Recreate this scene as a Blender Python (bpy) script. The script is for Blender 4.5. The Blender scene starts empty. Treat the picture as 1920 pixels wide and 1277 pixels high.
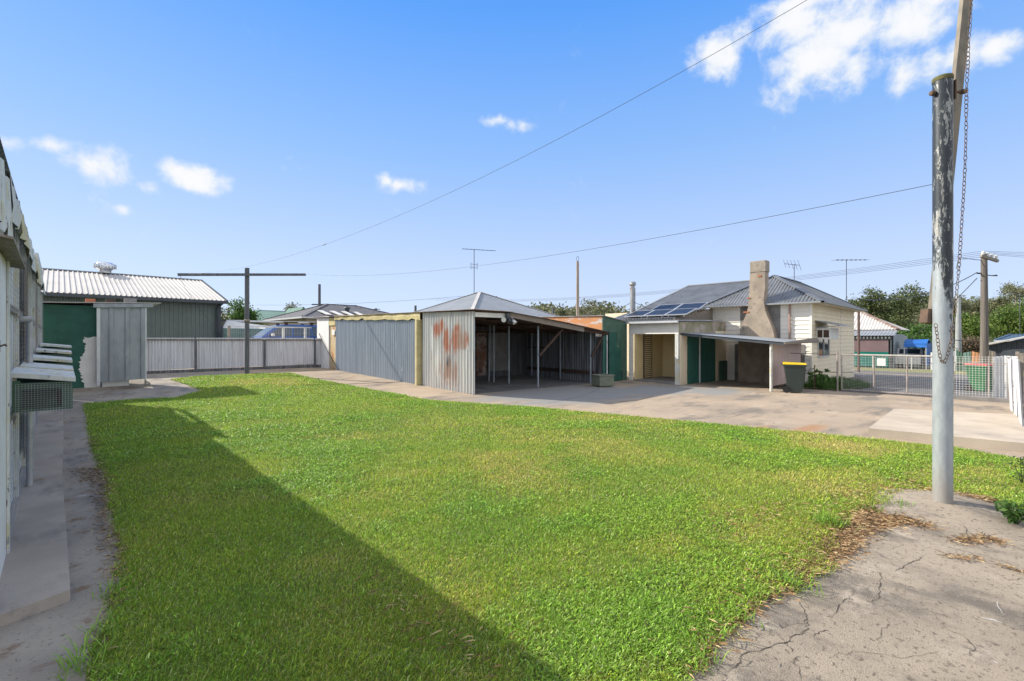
SKYSAT,SKYVAL,SUNE,EXPO=1.0,1.0,3.75,.9
import bpy, bmesh, math, random
import numpy as np
from mathutils import Vector
random.seed(7); rng = np.random.default_rng(7)
sc = bpy.context.scene
COL = sc.collection
PI = math.pi
R = math.radians
V = Vector

# ------------------------------------------------------------------ survey
F, CX, HY, EYE = 880., 960., 635., 1.75
SN, CS = math.sin(R(44)), math.cos(R(44))
def ramp(x, a, b):
    if x < a: return 0.
    if x < b: return (x-a)**2/(2*(b-a))
    return x-a-(b-a)/2
def gz(X, Y):                      # height of the ground
    return .028*(ramp(Y,7,10)-ramp(Y,30,40)) - .014*(ramp(X,6,9)-ramp(X,34,44))
def ray(px, py):
    xc=(px-CX)/F
    return SN+xc*CS, CS-xc*SN, (HY-py)/F
def G(px, py, dz=0.):              # where a sight line meets the ground
    d=ray(px,py); z=0.
    for i in range(40):
        t=min(400., (z+dz-EYE)/d[2]) if d[2]<0 else 400.
        z=.5*z+.5*gz(d[0]*t,d[1]*t)
    return V((d[0]*t,d[1]*t,z+dz))
def onX(px,py,X):
    d=ray(px,py); t=X/d[0]; return V((X,d[1]*t,EYE+d[2]*t))
def onY(px,py,Y):
    d=ray(px,py); t=Y/d[1]; return V((d[0]*t,Y,EYE+d[2]*t))
def D(px,py,t):
    d=ray(px,py); return V((d[0]*t,d[1]*t,EYE+d[2]*t))

# ------------------------------------------------------------------ materials
def nd(nt, typ, **kw):
    n=nt.nodes.new(typ)
    for k,v in kw.items(): setattr(n,k,v)
    return n
def mth(nt, op, a, b=None, c=None):
    n=nt.nodes.new('ShaderNodeMath'); n.operation=op
    for i,x in enumerate((a,b,c)):
        if x is None: continue
        if isinstance(x,(int,float)): n.inputs[i].default_value=x
        else: nt.links.new(x,n.inputs[i])
    return n.outputs[0]
def sstep(nt, x, lo, hi):
    n=nt.nodes.new('ShaderNodeMapRange'); n.interpolation_type='SMOOTHSTEP'
    n.inputs['From Min'].default_value=lo; n.inputs['From Max'].default_value=hi
    nt.links.new(x,n.inputs['Value']); return n.outputs[0]
def mixc(nt, fac, a, b):
    n=nt.nodes.new('ShaderNodeMix'); n.data_type='RGBA'
    for sock,x in ((n.inputs[0],fac),(n.inputs[6],a),(n.inputs[7],b)):
        if isinstance(x,(int,float)): sock.default_value=x
        elif isinstance(x,tuple): sock.default_value=(*x[:3],1)
        else: nt.links.new(x,sock)
    return n.outputs[2]
def noise(nt, vec, scale, detail=6, rough=.6, dist=0):
    n=nt.nodes.new('ShaderNodeTexNoise'); n.inputs['Scale'].default_value=scale
    n.inputs['Detail'].default_value=detail; n.inputs['Roughness'].default_value=rough
    n.inputs['Distortion'].default_value=dist
    nt.links.new(vec,n.inputs['Vector']); return n.outputs[0]
def coords(nt, stretch=(1,1,1)):
    t=nd(nt,'ShaderNodeTexCoord'); m=nd(nt,'ShaderNodeMapping')
    m.inputs['Scale'].default_value=stretch
    nt.links.new(t.outputs['Object'],m.inputs['Vector']); return m.outputs[0]
def M(name, c1, c2=None, scale=3., lo=.35, hi=.65, stretch=(1,1,1), rough=.8, metal=0., bump=0., bscale=60.,
      extra=(), spec=.3, rvar=0., bstretch=(1,1,1), coat=0.):
    m=bpy.data.materials.new(name); m.use_nodes=True; nt=m.node_tree
    b=nt.nodes['Principled BSDF']
    b.inputs['Roughness'].default_value=rough; b.inputs['Metallic'].default_value=metal
    b.inputs['Specular IOR Level'].default_value=spec
    if coat: b.inputs['Coat Weight'].default_value=coat
    c2=c2 or tuple(x*.85 for x in c1)
    v=coords(nt,stretch)
    f=noise(nt,v,scale)
    col=mixc(nt,sstep(nt,f,lo,hi),c1,c2)
    for e in extra:        # (colour, scale, lo, hi, stretch)
        n=noise(nt,coords(nt,e[4] if len(e)>4 else (1,1,1)),e[1],8,.65)
        col=mixc(nt,sstep(nt,n,e[2],e[3]),col,e[0])
    nt.links.new(col,b.inputs['Base Color'])
    if rvar:
        r=mth(nt,'MULTIPLY_ADD',f,rvar,rough-rvar/2); nt.links.new(r,b.inputs['Roughness'])
    if bump:
        bn=noise(nt,coords(nt,bstretch),bscale,6,.65); bp=nd(nt,'ShaderNodeBump')
        bp.inputs['Strength'].default_value=bump; bp.inputs['Distance'].default_value=.01
        nt.links.new(bn,bp.inputs['Height']); nt.links.new(bp.outputs[0],b.inputs['Normal'])
    return m
def blobs(mat, col, spots, edge=(-.1,.25), nscale=9., namp=1.1, nstretch=(1,6,1)):
    """paint patches with their own outline: spots = (x,y,z, rx,ry,rz) in object coordinates"""
    nt=mat.node_tree; b=nt.nodes['Principled BSDF']; old=b.inputs['Base Color'].links[0].from_socket
    v=coords(nt); best=None
    for (x,y,z,rx,ry,rz) in spots:
        s=nd(nt,'ShaderNodeVectorMath',operation='SUBTRACT'); nt.links.new(v,s.inputs[0]); s.inputs[1].default_value=(x,y,z)
        q=nd(nt,'ShaderNodeVectorMath',operation='MULTIPLY'); nt.links.new(s.outputs[0],q.inputs[0]); q.inputs[1].default_value=(1/rx,1/ry,1/rz)
        l=nd(nt,'ShaderNodeVectorMath',operation='LENGTH'); nt.links.new(q.outputs[0],l.inputs[0])
        o=mth(nt,'SUBTRACT',1.,l.outputs['Value']); best=o if best is None else mth(nt,'MAXIMUM',best,o)
    n=noise(nt,coords(nt,nstretch),nscale,8,.7)
    k=sstep(nt,mth(nt,'ADD',best,mth(nt,'MULTIPLY_ADD',n,namp,-namp/2)),*edge)
    nt.links.new(mixc(nt,k,old,col),b.inputs['Base Color'])

def leafmat(name, c1, c2, c3=None, trans=.35, scale=1.2, attr=False,rough=.55,spec=.25):
    m=bpy.data.materials.new(name); m.use_nodes=True; nt=m.node_tree
    b=nt.nodes['Principled BSDF']; out=nt.nodes['Material Output']
    b.inputs['Roughness'].default_value=rough; b.inputs['Specular IOR Level'].default_value=spec
    if attr:
        a=nd(nt,'ShaderNodeAttribute',attribute_name='tint'); col=a.outputs['Color']
    else:
        a=nd(nt,'ShaderNodeAttribute',attribute_name='rnd')
        col=mixc(nt,sstep(nt,noise(nt,coords(nt),scale,4),.35,.65),c1,c2)
        if c3: col=mixc(nt,sstep(nt,a.outputs['Fac'],.55,1.),col,c3)
    nt.links.new(col,b.inputs['Base Color'])
    t=nd(nt,'ShaderNodeBsdfTranslucent'); nt.links.new(col,t.inputs['Color'])
    mx=nd(nt,'ShaderNodeMixShader'); mx.inputs[0].default_value=trans
    nt.links.new(b.outputs[0],mx.inputs[1]); nt.links.new(t.outputs[0],mx.inputs[2]); nt.links.new(mx.outputs[0],out.inputs['Surface'])
    return m
def glassmat(name, tint=(.05,.07,.09)):
    return M(name,tint,tuple(x*.7 for x in tint),rough=.06,spec=.9)

VS=(14,14,.35)          # vertical streaks
X_ = {}
X_['galv']=M('galvanised_iron',(.40,.45,.52),(.30,.35,.42),1.1,stretch=VS,rough=.48,metal=.25,rvar=.2,extra=[((.20,.16,.13),2.2,.66,.76,(3,3,.5)),((.52,.55,.58),1.3,.6,.75,(5,5,.4))])
X_['fence']=M('whitewashed_iron',(.76,.75,.78),(.56,.55,.58),1.5,stretch=VS,rough=.6,metal=.05,extra=[((.26,.22,.20),2.6,.62,.74,(5,5,.4)),((.10,.09,.09),5,.70,.76,(1,1,1))])
X_['rustpaint']=M('worn_painted_iron',(.66,.65,.62),(.40,.42,.44),1.3,stretch=VS,rough=.55,metal=.1,extra=[((.36,.24,.16),2.0,.60,.75,(6,6,.35)),((.12,.14,.17),2.4,.66,.74,(6,6,.4))])
X_['rustroof']=M('rusty_iron',(.20,.10,.065),(.32,.27,.24),1.6,rough=.85,extra=[((.10,.055,.045),3,.5,.65)])
X_['shadeiron']=M('shade_darkened_iron',(.13,.135,.15),(.05,.05,.055),1.5,stretch=VS,rough=.7,extra=[((.07,.04,.035),2.4,.55,.7,(5,5,.4))])  # iron darkened in its colour for the shade at the carport's back
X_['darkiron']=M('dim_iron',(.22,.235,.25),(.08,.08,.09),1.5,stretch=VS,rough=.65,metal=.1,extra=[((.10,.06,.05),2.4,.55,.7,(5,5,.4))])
X_['yellow']=M('faded_yellow_paint',(.56,.49,.26),(.46,.40,.22),4,rough=.6,extra=[((.24,.20,.13),5,.64,.74)])
X_['white']=M('white_paint',(.74,.73,.70),(.66,.65,.62),2.5,rough=.6,extra=[((.42,.39,.34),4,.68,.8,(2,2,1))])
X_['peel']=M('peeling_white_paint',(.66,.66,.62),(.52,.54,.53),4,rough=.7,stretch=(4,4,1),bump=.25,extra=[((.58,.54,.38),3,.52,.62),((.20,.17,.15),6,.60,.65,(3,3,1)),((.16,.08,.05),4,.66,.71),((.30,.32,.33),9,.62,.66)])
X_['cream']=M('cream_weatherboard',(.80,.70,.52),(.75,.65,.47),1.5,rough=.6,extra=[((.46,.40,.30),3,.68,.8,(1,1,2))])
X_['white_board']=M('white_weatherboard',(.80,.77,.71),(.74,.71,.65),1.5,rough=.6,extra=[((.56,.50,.42),4,.70,.8,(1,1,2))])
X_['porch']=M('yellow_cream_wall',(.72,.58,.32),(.66,.53,.30),2,rough=.65)
X_['greenpaint']=M('dark_green_paint',(.028,.115,.085),(.022,.085,.068),3,rough=.55,extra=[((.05,.16,.11),5,.62,.75)])
X_['greenwood']=M('worn_green_boards',(.035,.15,.115),(.03,.10,.085),2,stretch=(9,9,.5),rough=.65,extra=[((.13,.14,.11),3,.66,.76,(9,9,.5))])
X_['greensh']=M('mottled_green_paint',(.07,.14,.10),(.05,.10,.075),3,rough=.6,extra=[((.11,.20,.15),2,.58,.7)])
X_['orange']=M('faded_orange_paint',(.52,.24,.10),(.42,.22,.11),2,rough=.7,extra=[((.48,.46,.46),2.2,.52,.64,(.7,.7,2.5))])
X_['timber']=M('weathered_timber',(.30,.26,.22),(.20,.17,.14),2,stretch=(12,3,12),rough=.85,bump=.3,bscale=30)
X_['timberx']=M('weathered_rail',(.26,.23,.21),(.16,.14,.13),2,stretch=(2,12,12),rough=.85)
X_['brown']=M('brown_timber',(.085,.052,.038),(.055,.036,.03),3,rough=.8)
X_['postgrey']=M('grey_steel_post',(.30,.34,.38),(.22,.25,.28),3,rough=.5,metal=.3,extra=[((.2,.12,.08),5,.66,.74)])
X_['darkpost']=M('weathered_black_post',(.075,.085,.10),(.14,.14,.15),3,stretch=(6,6,.7),rough=.6,extra=[((.28,.26,.24),6,.62,.7,(2,2,.6))])
X_['conc']=M('house_concrete',(.24,.23,.22),(.17,.165,.16),2,rough=.9,bump=.2,extra=[((.12,.11,.11),3,.6,.72)])
X_['render']=M('stained_render',(.40,.33,.26),(.29,.245,.20),2.2,rough=.95,bump=.9,bscale=14,extra=[((.19,.17,.15),4,.55,.68),((.50,.46,.40),3,.66,.74)])
X_['brick']=M('old_red_brick',(.45,.16,.08),(.36,.14,.08),8,rough=.9)
X_['roofdk']=M('grey_iron_roof',(.20,.215,.235),(.15,.16,.175),1.2,rough=.5,metal=.25,extra=[((.11,.11,.115),2,.55,.7),((.22,.13,.09),3,.70,.78)])
X_['roofverandah']=M('pale_iron_roof',(.34,.34,.34),(.24,.24,.25),1.5,rough=.5,metal=.2,extra=[((.12,.11,.11),3,.58,.7)])
X_['roofgrey']=M('light_grey_roof',(.30,.32,.34),(.26,.28,.30),.8,rough=.5,metal=.2)
X_['zinc']=M('bright_zinc_roof',(.52,.50,.48),(.45,.435,.42),.8,rough=.66,metal=.05)
X_['colorb']=M('green_grey_cladding',(.15,.185,.165),(.13,.16,.145),1,rough=.5,spec=.4)
X_['trimdk']=M('dark_grey_trim',(.07,.08,.09),(.06,.07,.08),3,rough=.45)
X_['ribgrey']=M('ribbed_zinc_sheet',(.34,.36,.38),(.26,.28,.30),2,stretch=(2,2,.6),rough=.5,metal=.3,extra=[((.22,.21,.20),4,.6,.75,(1,1,1))])
X_['tile']=M('dark_roof_tile',(.13,.13,.14),(.09,.09,.10),2,rough=.7)
X_['tilegreen']=M('green_iron_roof',(.17,.26,.23),(.145,.225,.20),1,rough=.9,spec=.05)
X_['chrome']=M('bright_vent_metal',(.75,.77,.8),(.6,.62,.65),4,rough=.2,metal=.9)
X_['pole']=M('pillar_galvanised',(.42,.46,.49),(.34,.38,.41),6,stretch=(3,3,1),rough=.42,metal=.35,rvar=.2)
X_['rust']=M('rusted_steel',(.14,.09,.065),(.10,.07,.055),18,rough=.85,bump=.3,bscale=90)
X_['channel']=M('aged_steel_channel',(.22,.19,.145),(.15,.135,.11),5,stretch=(3,3,1),rough=.5,metal=.35,extra=[((.20,.11,.06),7,.62,.72)])
X_['moss']=M('mossy_cap',(.16,.15,.06),(.10,.10,.05),20,rough=.95,bump=.6,bscale=60)
X_['wire']=M('old_wire',(.10,.11,.12),(.08,.09,.1),3,rough=.5,metal=.4)
X_['wirelt']=M('galvanised_mesh',(.46,.47,.48),(.36,.36,.37),5,rough=.5,metal=.35)
X_['wirewhite']=M('white_mesh',(.66,.66,.64),(.52,.52,.5),5,rough=.55)
X_['gatepipe']=M('worn_gate_pipe',(.40,.36,.33),(.28,.24,.22),4,rough=.6,metal=.2,extra=[((.22,.10,.06),6,.62,.7)])
X_['bin']=M('dark_green_plastic',(.035,.05,.045),(.03,.043,.04),3,rough=.45,spec=.4)
X_['bingreen']=M('green_plastic',(.03,.14,.06),(.028,.12,.05),3,rough=.45,spec=.4)
X_['binyellow']=M('yellow_plastic',(.72,.50,.02),(.66,.45,.02),3,rough=.4)
X_['binred']=M('red_plastic',(.55,.05,.05),(.5,.05,.05),3,rough=.4)
X_['rubber']=M('black_rubber',(.02,.02,.022),(.025,.025,.025),4,rough=.7)
X_['trough']=M('mossy_concrete_tub',(.20,.21,.17),(.15,.17,.12),6,rough=.9,bump=.4,extra=[((.30,.31,.16),3,.55,.7)])
X_['glass']=glassmat('window_glass')
X_['carblue']=M('blue_car_paint',(.010,.075,.30),(.009,.068,.28),2,rough=.25,spec=.5,coat=.8)
X_['solar']=M('solar_cells',(.022,.030,.052),(.018,.025,.044),3,rough=.4,spec=.12)
X_['alu']=M('aluminium_frame',(.62,.63,.65),(.55,.56,.58),4,rough=.4,metal=.5)
X_['tarpblue']=M('blue_tarp',(.02,.13,.44),(.02,.11,.36),2,rough=.55,bump=.4,bscale=5)
X_['shadecloth']=M('green_shade_cloth',(.0,.16,.13),(.0,.13,.105),1,rough=.85)
X_['mauve']=M('mauve_blind',(.20,.14,.15),(.17,.12,.13),1,rough=.85)
X_['polewood']=M('grey_pole_timber',(.19,.165,.14),(.11,.10,.09),1.5,stretch=(10,10,.4),rough=.9,bump=.4,bscale=12,bstretch=(8,8,.5))
X_['bark']=M('bark',(.19,.155,.12),(.11,.09,.075),2,stretch=(6,6,1),rough=.95)
X_['palebark']=M('pale_gum_bark',(.42,.38,.33),(.28,.25,.22),2,stretch=(4,4,1),rough=.9)
X_['pinkpanel']=M('faded_pink_sheet',(.50,.39,.36),(.42,.33,.30),2,stretch=(6,6,.7),rough=.75,extra=[((.30,.25,.22),4,.62,.74)])
X_['garage']=M('charcoal_cladding',(.06,.065,.075),(.05,.055,.065),1,rough=.5)
X_['brickhouse']=M('pale_house_wall',(.50,.44,.36),(.45,.40,.33),2,rough=.85)
X_['meshdoor']=M('security_door',(.10,.08,.07),(.06,.05,.045),4,rough=.6)
X_['lampwhite']=M('lamp_reflector',(.70,.70,.68),(.62,.62,.6),4,rough=.3)
X_['leaningwhite']=M('white_washed_sheet',(.60,.61,.63),(.50,.51,.53),2,stretch=(5,5,.6),rough=.65,extra=[((.34,.31,.29),4,.62,.72,(4,4,.5))])

# ground materials
def groundmat(name, c1, c2, scale, extra, bump=.5, bscale=120, rough=.92):
    return M(name,c1,c2,scale,rough=rough,bump=bump,bscale=bscale,extra=extra,spec=.2)
X_['drive']=groundmat('driveway_concrete',(.375,.30,.225),(.30,.245,.19),.55,[((.195,.17,.145),.9,.50,.66,(.5,1.3,1)),((.46,.38,.30),1.4,.58,.74,(.6,1.6,1)),((.36,.24,.15),.7,.64,.78,(1,.5,1)),((.15,.13,.115),2.6,.60,.72,(.5,2.2,1)),((.17,.15,.13),14,.60,.74),((.52,.45,.37),40,.62,.74),((.13,.11,.10),55,.64,.74)])
X_['apron']=groundmat('apron_concrete',(.38,.32,.25),(.30,.255,.20),.9,[((.17,.15,.125),1.3,.47,.62,(1,.6,1)),((.42,.36,.29),2.3,.54,.70),((.14,.125,.11),5.,.60,.74,(1,.5,1)),((.30,.21,.13),3.,.66,.78),((.16,.13,.105),24,.54,.66),((.56,.49,.41),60,.63,.72),((.11,.095,.08),66,.58,.68)],bump=1.,bscale=130)
X_['path']=groundmat('path_concrete',(.34,.305,.255),(.25,.225,.195),1.1,[((.17,.165,.165),1.7,.52,.68,(1.2,.5,1)),((.42,.40,.38),2.2,.60,.74),((.20,.14,.095),3.5,.54,.68),((.12,.11,.10),2.2,.60,.72,(2,.6,1)),((.13,.12,.11),34,.56,.68),((.46,.42,.36),60,.60,.70)],bump=.6,bscale=140)
X_['steppath']=groundmat('step_concrete',(.40,.35,.30),(.32,.28,.24),1.2,[((.22,.20,.18),1.7,.52,.68,(1.2,.5,1)),((.28,.20,.13),4,.62,.74),((.18,.16,.14),40,.62,.72)],bump=.6,bscale=140)
X_['shadefloor']=groundmat('shade_darkened_floor',(.19,.185,.18),(.12,.118,.117),.7,[((.08,.08,.08),1.1,.54,.7),((.24,.23,.22),2.5,.6,.74)],bump=.3)  # concrete coloured darker to carry the shade inside the carport
X_['slab']=groundmat('slab_concrete',(.50,.43,.345),(.41,.35,.285),1.,[((.33,.29,.25),1.6,.54,.72),((.24,.21,.19),25,.66,.74)],bump=.5)
X_['soil']=M('lawn_soil',(.085,.115,.02),(.12,.12,.035),1.5,rough=.95,bump=.8,bscale=60,extra=[((.16,.125,.06),1.1,.62,.78)])
X_['earth']=M('dry_earth',(.17,.15,.085),(.12,.13,.06),.25,rough=.95,extra=[((.22,.19,.12),.9,.55,.7)])
X_['asphalt']=groundmat('asphalt',(.15,.145,.145),(.12,.118,.12),.4,[((.19,.18,.17),1.1,.56,.7)],bump=.4)
X_['verge']=M('verge_grass',(.20,.21,.085),(.24,.21,.12),.5,rough=.95,extra=[((.10,.16,.04),.8,.56,.7)])
X_['crack_shadow']=M('crack_dirt_and_shadow',(.075,.062,.05),(.05,.042,.036),9,rough=1)
X_['scuff']=M('white_scuff',(.70,.69,.66),(.6,.59,.56),9,rough=.9)

X_['grass']=leafmat('grass_blades',None,None,attr=True,trans=.4,rough=.5,spec=.3)
X_['straw']=leafmat('straw',None,None,attr=True,trans=.2,rough=.8)
X_['leafdark']=leafmat('dark_evergreen_leaves',(.055,.085,.03),(.10,.125,.045),(.16,.18,.07),trans=.25,scale=.6)
X_['leafgum']=leafmat('gum_leaves',(.11,.135,.07),(.17,.18,.095),(.24,.23,.13),trans=.25,scale=.4)
X_['leafbright']=leafmat('bright_leaves',(.07,.135,.028),(.13,.20,.042),(.20,.26,.06),trans=.3,scale=.5)
X_['leafbrown']=leafmat('dull_brown_leaves',(.12,.095,.06),(.16,.12,.085),(.2,.15,.11),trans=.2,scale=.5)
X_['leafbush']=leafmat('bush_leaves',(.05,.12,.025),(.085,.17,.04),(.13,.22,.06),trans=.35,scale=2)

# ------------------------------------------------------------------ mesh builder
def wl(o):
    p=V((0,0,0))
    while o: p+=o.location; o=o.parent
    return p
class MB:
    def __init__(s): s.v=[]; s.f=[]; s.m=[]; s.s=[]
    def add(s, vs, fs, m=0, sm=False):
        n=len(s.v); s.v+=[tuple(x) for x in vs]
        for f in fs: s.f.append([i+n for i in f]); s.m.append(m); s.s.append(sm)
        return s
    def obox(s,c,a,b,d,m=0):
        c,a,b,d=V(c),V(a),V(b),V(d)
        vs=[c+i*a+j*b+k*d for i in(-1,1) for j in(-1,1) for k in(-1,1)]
        fs=[(0,1,3,2),(4,6,7,5),(0,4,5,1),(2,3,7,6),(0,2,6,4),(1,5,7,3)]
        if a.cross(b).dot(d)<0: fs=[f[::-1] for f in fs]
        return s.add(vs,fs,m)
    def box(s,x0,x1,y0,y1,z0,z1,m=0):
        return s.obox(((x0+x1)/2,(y0+y1)/2,(z0+z1)/2),((x1-x0)/2,0,0),(0,(y1-y0)/2,0),(0,0,(z1-z0)/2),m)
    def beam(s,p,q,w,h,up=(0,0,1),m=0):
        p,q=V(p),V(q); d=q-p; u=V(up)
        if abs(d.normalized().dot(u))>.98: u=V((0,1,0))
        a=d.cross(u).normalized(); b=a.cross(d).normalized()
        return s.obox((p+q)/2,d/2,a*w/2,b*h/2,m)
    def tube(s,pts,r,n=8,m=0,caps=True):
        pts=[V(p) for p in pts]; k=len(pts)
        rs=r if isinstance(r,(list,tuple)) else [r]*k
        t0=(pts[1]-pts[0]).normalized(); up=V((0,0,1)) if abs(t0.z)<.9 else V((1,0,0))
        a=t0.cross(up).normalized(); vs=[]
        for i,p in enumerate(pts):
            t=(pts[min(i+1,k-1)]-pts[max(i-1,0)]).normalized()
            a=(a-t*a.dot(t)).normalized(); b=t.cross(a)
            for j in range(n):
                an=2*PI*j/n; vs.append(p+(a*math.cos(an)+b*math.sin(an))*rs[i])
        fs=[(i*n+j,i*n+(j+1)%n,(i+1)*n+(j+1)%n,(i+1)*n+j) for i in range(k-1) for j in range(n)]
        s.add(vs,fs,m,n>4)
        if caps: s.add(vs[:n],[tuple(range(n))[::-1]],m); s.add(vs[-n:],[tuple(range(n))],m)
        return s
    def prism(s,poly,vec,m=0,msides=None):
        n=len(poly); vec=V(vec); p=[V(x) for x in poly]
        s.add(p+[x+vec for x in p],[tuple(range(n))[::-1],tuple(range(n,2*n))],m)
        s.add(p+[x+vec for x in p],[(i,(i+1)%n,n+(i+1)%n,n+i) for i in range(n)],m if msides is None else msides)
        return s
    def quad(s,*p,m=0): return s.add(p,[tuple(range(len(p)))],m)
    def lathe(s,c,prof,n=16,m=0):
        c=V(c); vs=[c+V((r*math.cos(2*PI*j/n),r*math.sin(2*PI*j/n),z)) for r,z in prof for j in range(n)]
        k=len(prof)
        return s.add(vs,[(i*n+j,i*n+(j+1)%n,(i+1)*n+(j+1)%n,(i+1)*n+j) for i in range(k-1) for j in range(n)],m,True)
    def corr(s,o,U,W,poly,pitch=.076,amp=.009,seg=6,m=0,kind='sin',rows=1,wob=0.):
        """ribbed sheet: ribs run along W, profile along U; poly = convex outline in (u,w)"""
        o,U,W=V(o),V(U).normalized(),V(W).normalized(); N=U.cross(W).normalized()
        u0=min(p[0] for p in poly); u1=max(p[0] for p in poly)
        if kind=='sin':
            us=[(u0+(u1-u0)*i/max(1,round((u1-u0)/pitch*seg))) for i in range(max(1,round((u1-u0)/pitch*seg))+1)]
            hs=[amp*math.sin(2*PI*u/pitch) for u in us]
        else:
            us=[];hs=[]; k=int((u1-u0)/pitch)+1
            for i in range(k):
                for fr,h in ((0,0),(.62,0),(.70,1),(.92,1)):
                    u=u0+(i+fr)*pitch
                    if u<=u1: us.append(u); hs.append(h*amp)
            us.append(u1); hs.append(0)
        def rng_(u):
            lo,hi=1e9,-1e9; n=len(poly)
            for i in range(n):
                (a,b),(c,d)=poly[i],poly[(i+1)%n]
                if abs(c-a)<1e-9:
                    if abs(u-a)<1e-6: lo=min(lo,b,d); hi=max(hi,b,d)
                    continue
                t=(u-a)/(c-a)
                if -1e-6<=t<=1+1e-6: w=b+t*(d-b); lo=min(lo,w); hi=max(hi,w)
            return lo,hi
        vs=[]
        for u,h in zip(us,hs):
            lo,hi=rng_(u)
            for r in range(rows+1):
                w=lo+(hi-lo)*r/rows
                q=h+(wob*math.sin(u*1.7+w*1.3)*math.sin(w*2.1+u*.6) if wob else 0)
                vs.append(o+U*u+W*w+N*q)
        k=rows+1
        fs=[(i*k+r,(i+1)*k+r,(i+1)*k+r+1,i*k+r+1) for i in range(len(us)-1) for r in range(rows)]
        return s.add(vs,fs,m,kind=='sin')
    def mesh(s,o,U,W,L,Hh,du,dw,t=.003,m=0):
        o=V(o); u=V(U).normalized(); w=V(W).normalized(); N=u.cross(w)
        k=int(round(L/du)); j=int(round(Hh/dw))
        for i in range(k+1):
            c=o+u*(L*i/k)+w*Hh/2; s.obox(c,u*t/2,w*Hh/2,N*t/2,m)
        for i in range(j+1):
            c=o+w*(Hh*i/j)+u*L/2+N*t; s.obox(c,u*L/2,w*t/2,N*t/2,m)
        return s
    def boards(s,o,U,L,z0,z1,N,pitch=.15,t=.018,m=0):
        o,U,N=V(o),V(U).normalized(),V(N).normalized(); k=max(1,round((z1-z0)/pitch)); p=(z1-z0)/k
        for i in range(k):
            a=z0+i*p; b=a+p
            t=max(t,.03) if pitch<.4 else t; pr=[o+N*0.0+V((0,0,a)),o+N*t+V((0,0,a)),o+N*.004+V((0,0,b)),o+V((0,0,b))]
            s.prism(pr,U*L,m)
        return s
    def build(s,name,mats,parent=None,bevel=0.):
        me=bpy.data.meshes.new(name); off=wl(parent) if parent else (s.org if hasattr(s,'org') else V((0,0,0)))
        me.from_pydata([tuple(V(v)-off) for v in s.v],[],s.f)
        for mt in (mats if isinstance(mats,(list,tuple)) else [mats]): me.materials.append(X_[mt] if isinstance(mt,str) else mt)
        me.polygons.foreach_set('material_index',s.m); me.polygons.foreach_set('use_smooth',s.s)
        me.update()
        o=bpy.data.objects.new(name,me); COL.objects.link(o)
        if parent: o.parent=parent
        else: o.location=off
        if bevel:
            b=o.modifiers.new('bevel','BEVEL'); b.width=bevel; b.segments=2; b.limit_method='ANGLE'
        return o
    def at(s,*p): s.org=V(p); return s
def tag(o,label,cat,group=None,kind=None):
    if label: o['label']=label
    if cat: o['category']=cat
    if group: o['group']=group
    if kind: o['kind']=kind
    return o
def thing(name,label,cat,loc=(0,0,0),group=None):
    o=bpy.data.objects.new(name,None); COL.objects.link(o); o.location=loc; o.empty_display_size=.2
    return tag(o,label,cat,group)
def struct(o,label=None): o['kind']='structure'; (label and o.__setitem__('label',label)); return o
def copytree(o,parent=None):
    c=o.copy(); COL.objects.link(c)
    if parent: c.parent=parent
    for ch in list(o.children): copytree(ch,c)
    return c

# ------------------------------------------------------------------ ground sheets
def sheet(name,poly,dz,mat,step=1.,thick=0.,extra=None):
    bm=bmesh.new(); f=bm.faces.new([bm.verts.new((p[0],p[1],0)) for p in poly])
    if f.normal.z<0 or sum((poly[i][0]*poly[(i+1)%len(poly)][1]-poly[(i+1)%len(poly)][0]*poly[i][1]) for i in range(len(poly)))<0: f.normal_flip()
    for ax in (0,1):
        lo=min(p[ax] for p in poly); hi=max(p[ax] for p in poly); q=math.ceil(lo/step)*step
        while q<hi:
            if -20<q<50:
                no=(1,0,0) if ax==0 else (0,1,0); co=(q,0,0) if ax==0 else (0,q,0)
                bmesh.ops.bisect_plane(bm,geom=bm.verts[:]+bm.edges[:]+bm.faces[:],plane_co=co,plane_no=no)
            q+=step
    bm.normal_update()
    if thick:
        r=bmesh.ops.extrude_face_region(bm,geom=bm.faces[:])
        top=[v for v in r['geom'] if isinstance(v,bmesh.types.BMVert)]
        for v in bm.verts: v.co.z=gz(v.co.x,v.co.y)-.05
        for v in top: v.co.z=gz(v.co.x,v.co.y)+thick
        bmesh.ops.recalc_face_normals(bm,faces=bm.faces[:])
    else:
        for v in bm.verts: v.co.z=gz(v.co.x,v.co.y)+dz
    bmesh.ops.triangulate(bm,faces=bm.faces[:])
    if extra:                      # cracks, scuffs and painted shadow lines lying on the sheet: (points, width, slot)
        for pts,w,slot in extra:
            P=[V((p[0],p[1],0)) for p in pts]; L=[];Rr=[]
            for i,p in enumerate(P):
                t=(P[min(i+1,len(P)-1)]-P[max(0,i-1)]).normalized(); n=V((-t.y,t.x,0))
                ww=.55*w*(.25+.65*abs(math.sin(i*2.3+1)))*(0.25 if i in(0,len(P)-1) else 1)
                z=gz(p.x,p.y)+dz+thick+.003
                L.append(bm.verts.new((p.x+n.x*ww,p.y+n.y*ww,z))); Rr.append(bm.verts.new((p.x-n.x*ww,p.y-n.y*ww,z)))
            for i in range(len(P)-1):
                fc=bm.faces.new((L[i],Rr[i],Rr[i+1],L[i+1])); fc.material_index=slot
                fc.normal_update()
                if fc.normal.z<0: fc.normal_flip()
    me=bpy.data.meshes.new(name); bm.to_mesh(me); bm.free()
    for mt in (mat if isinstance(mat,list) else [mat]): me.materials.append(X_[mt])
    o=bpy.data.objects.new(name,me); COL.objects.link(o); return struct(o)
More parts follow.
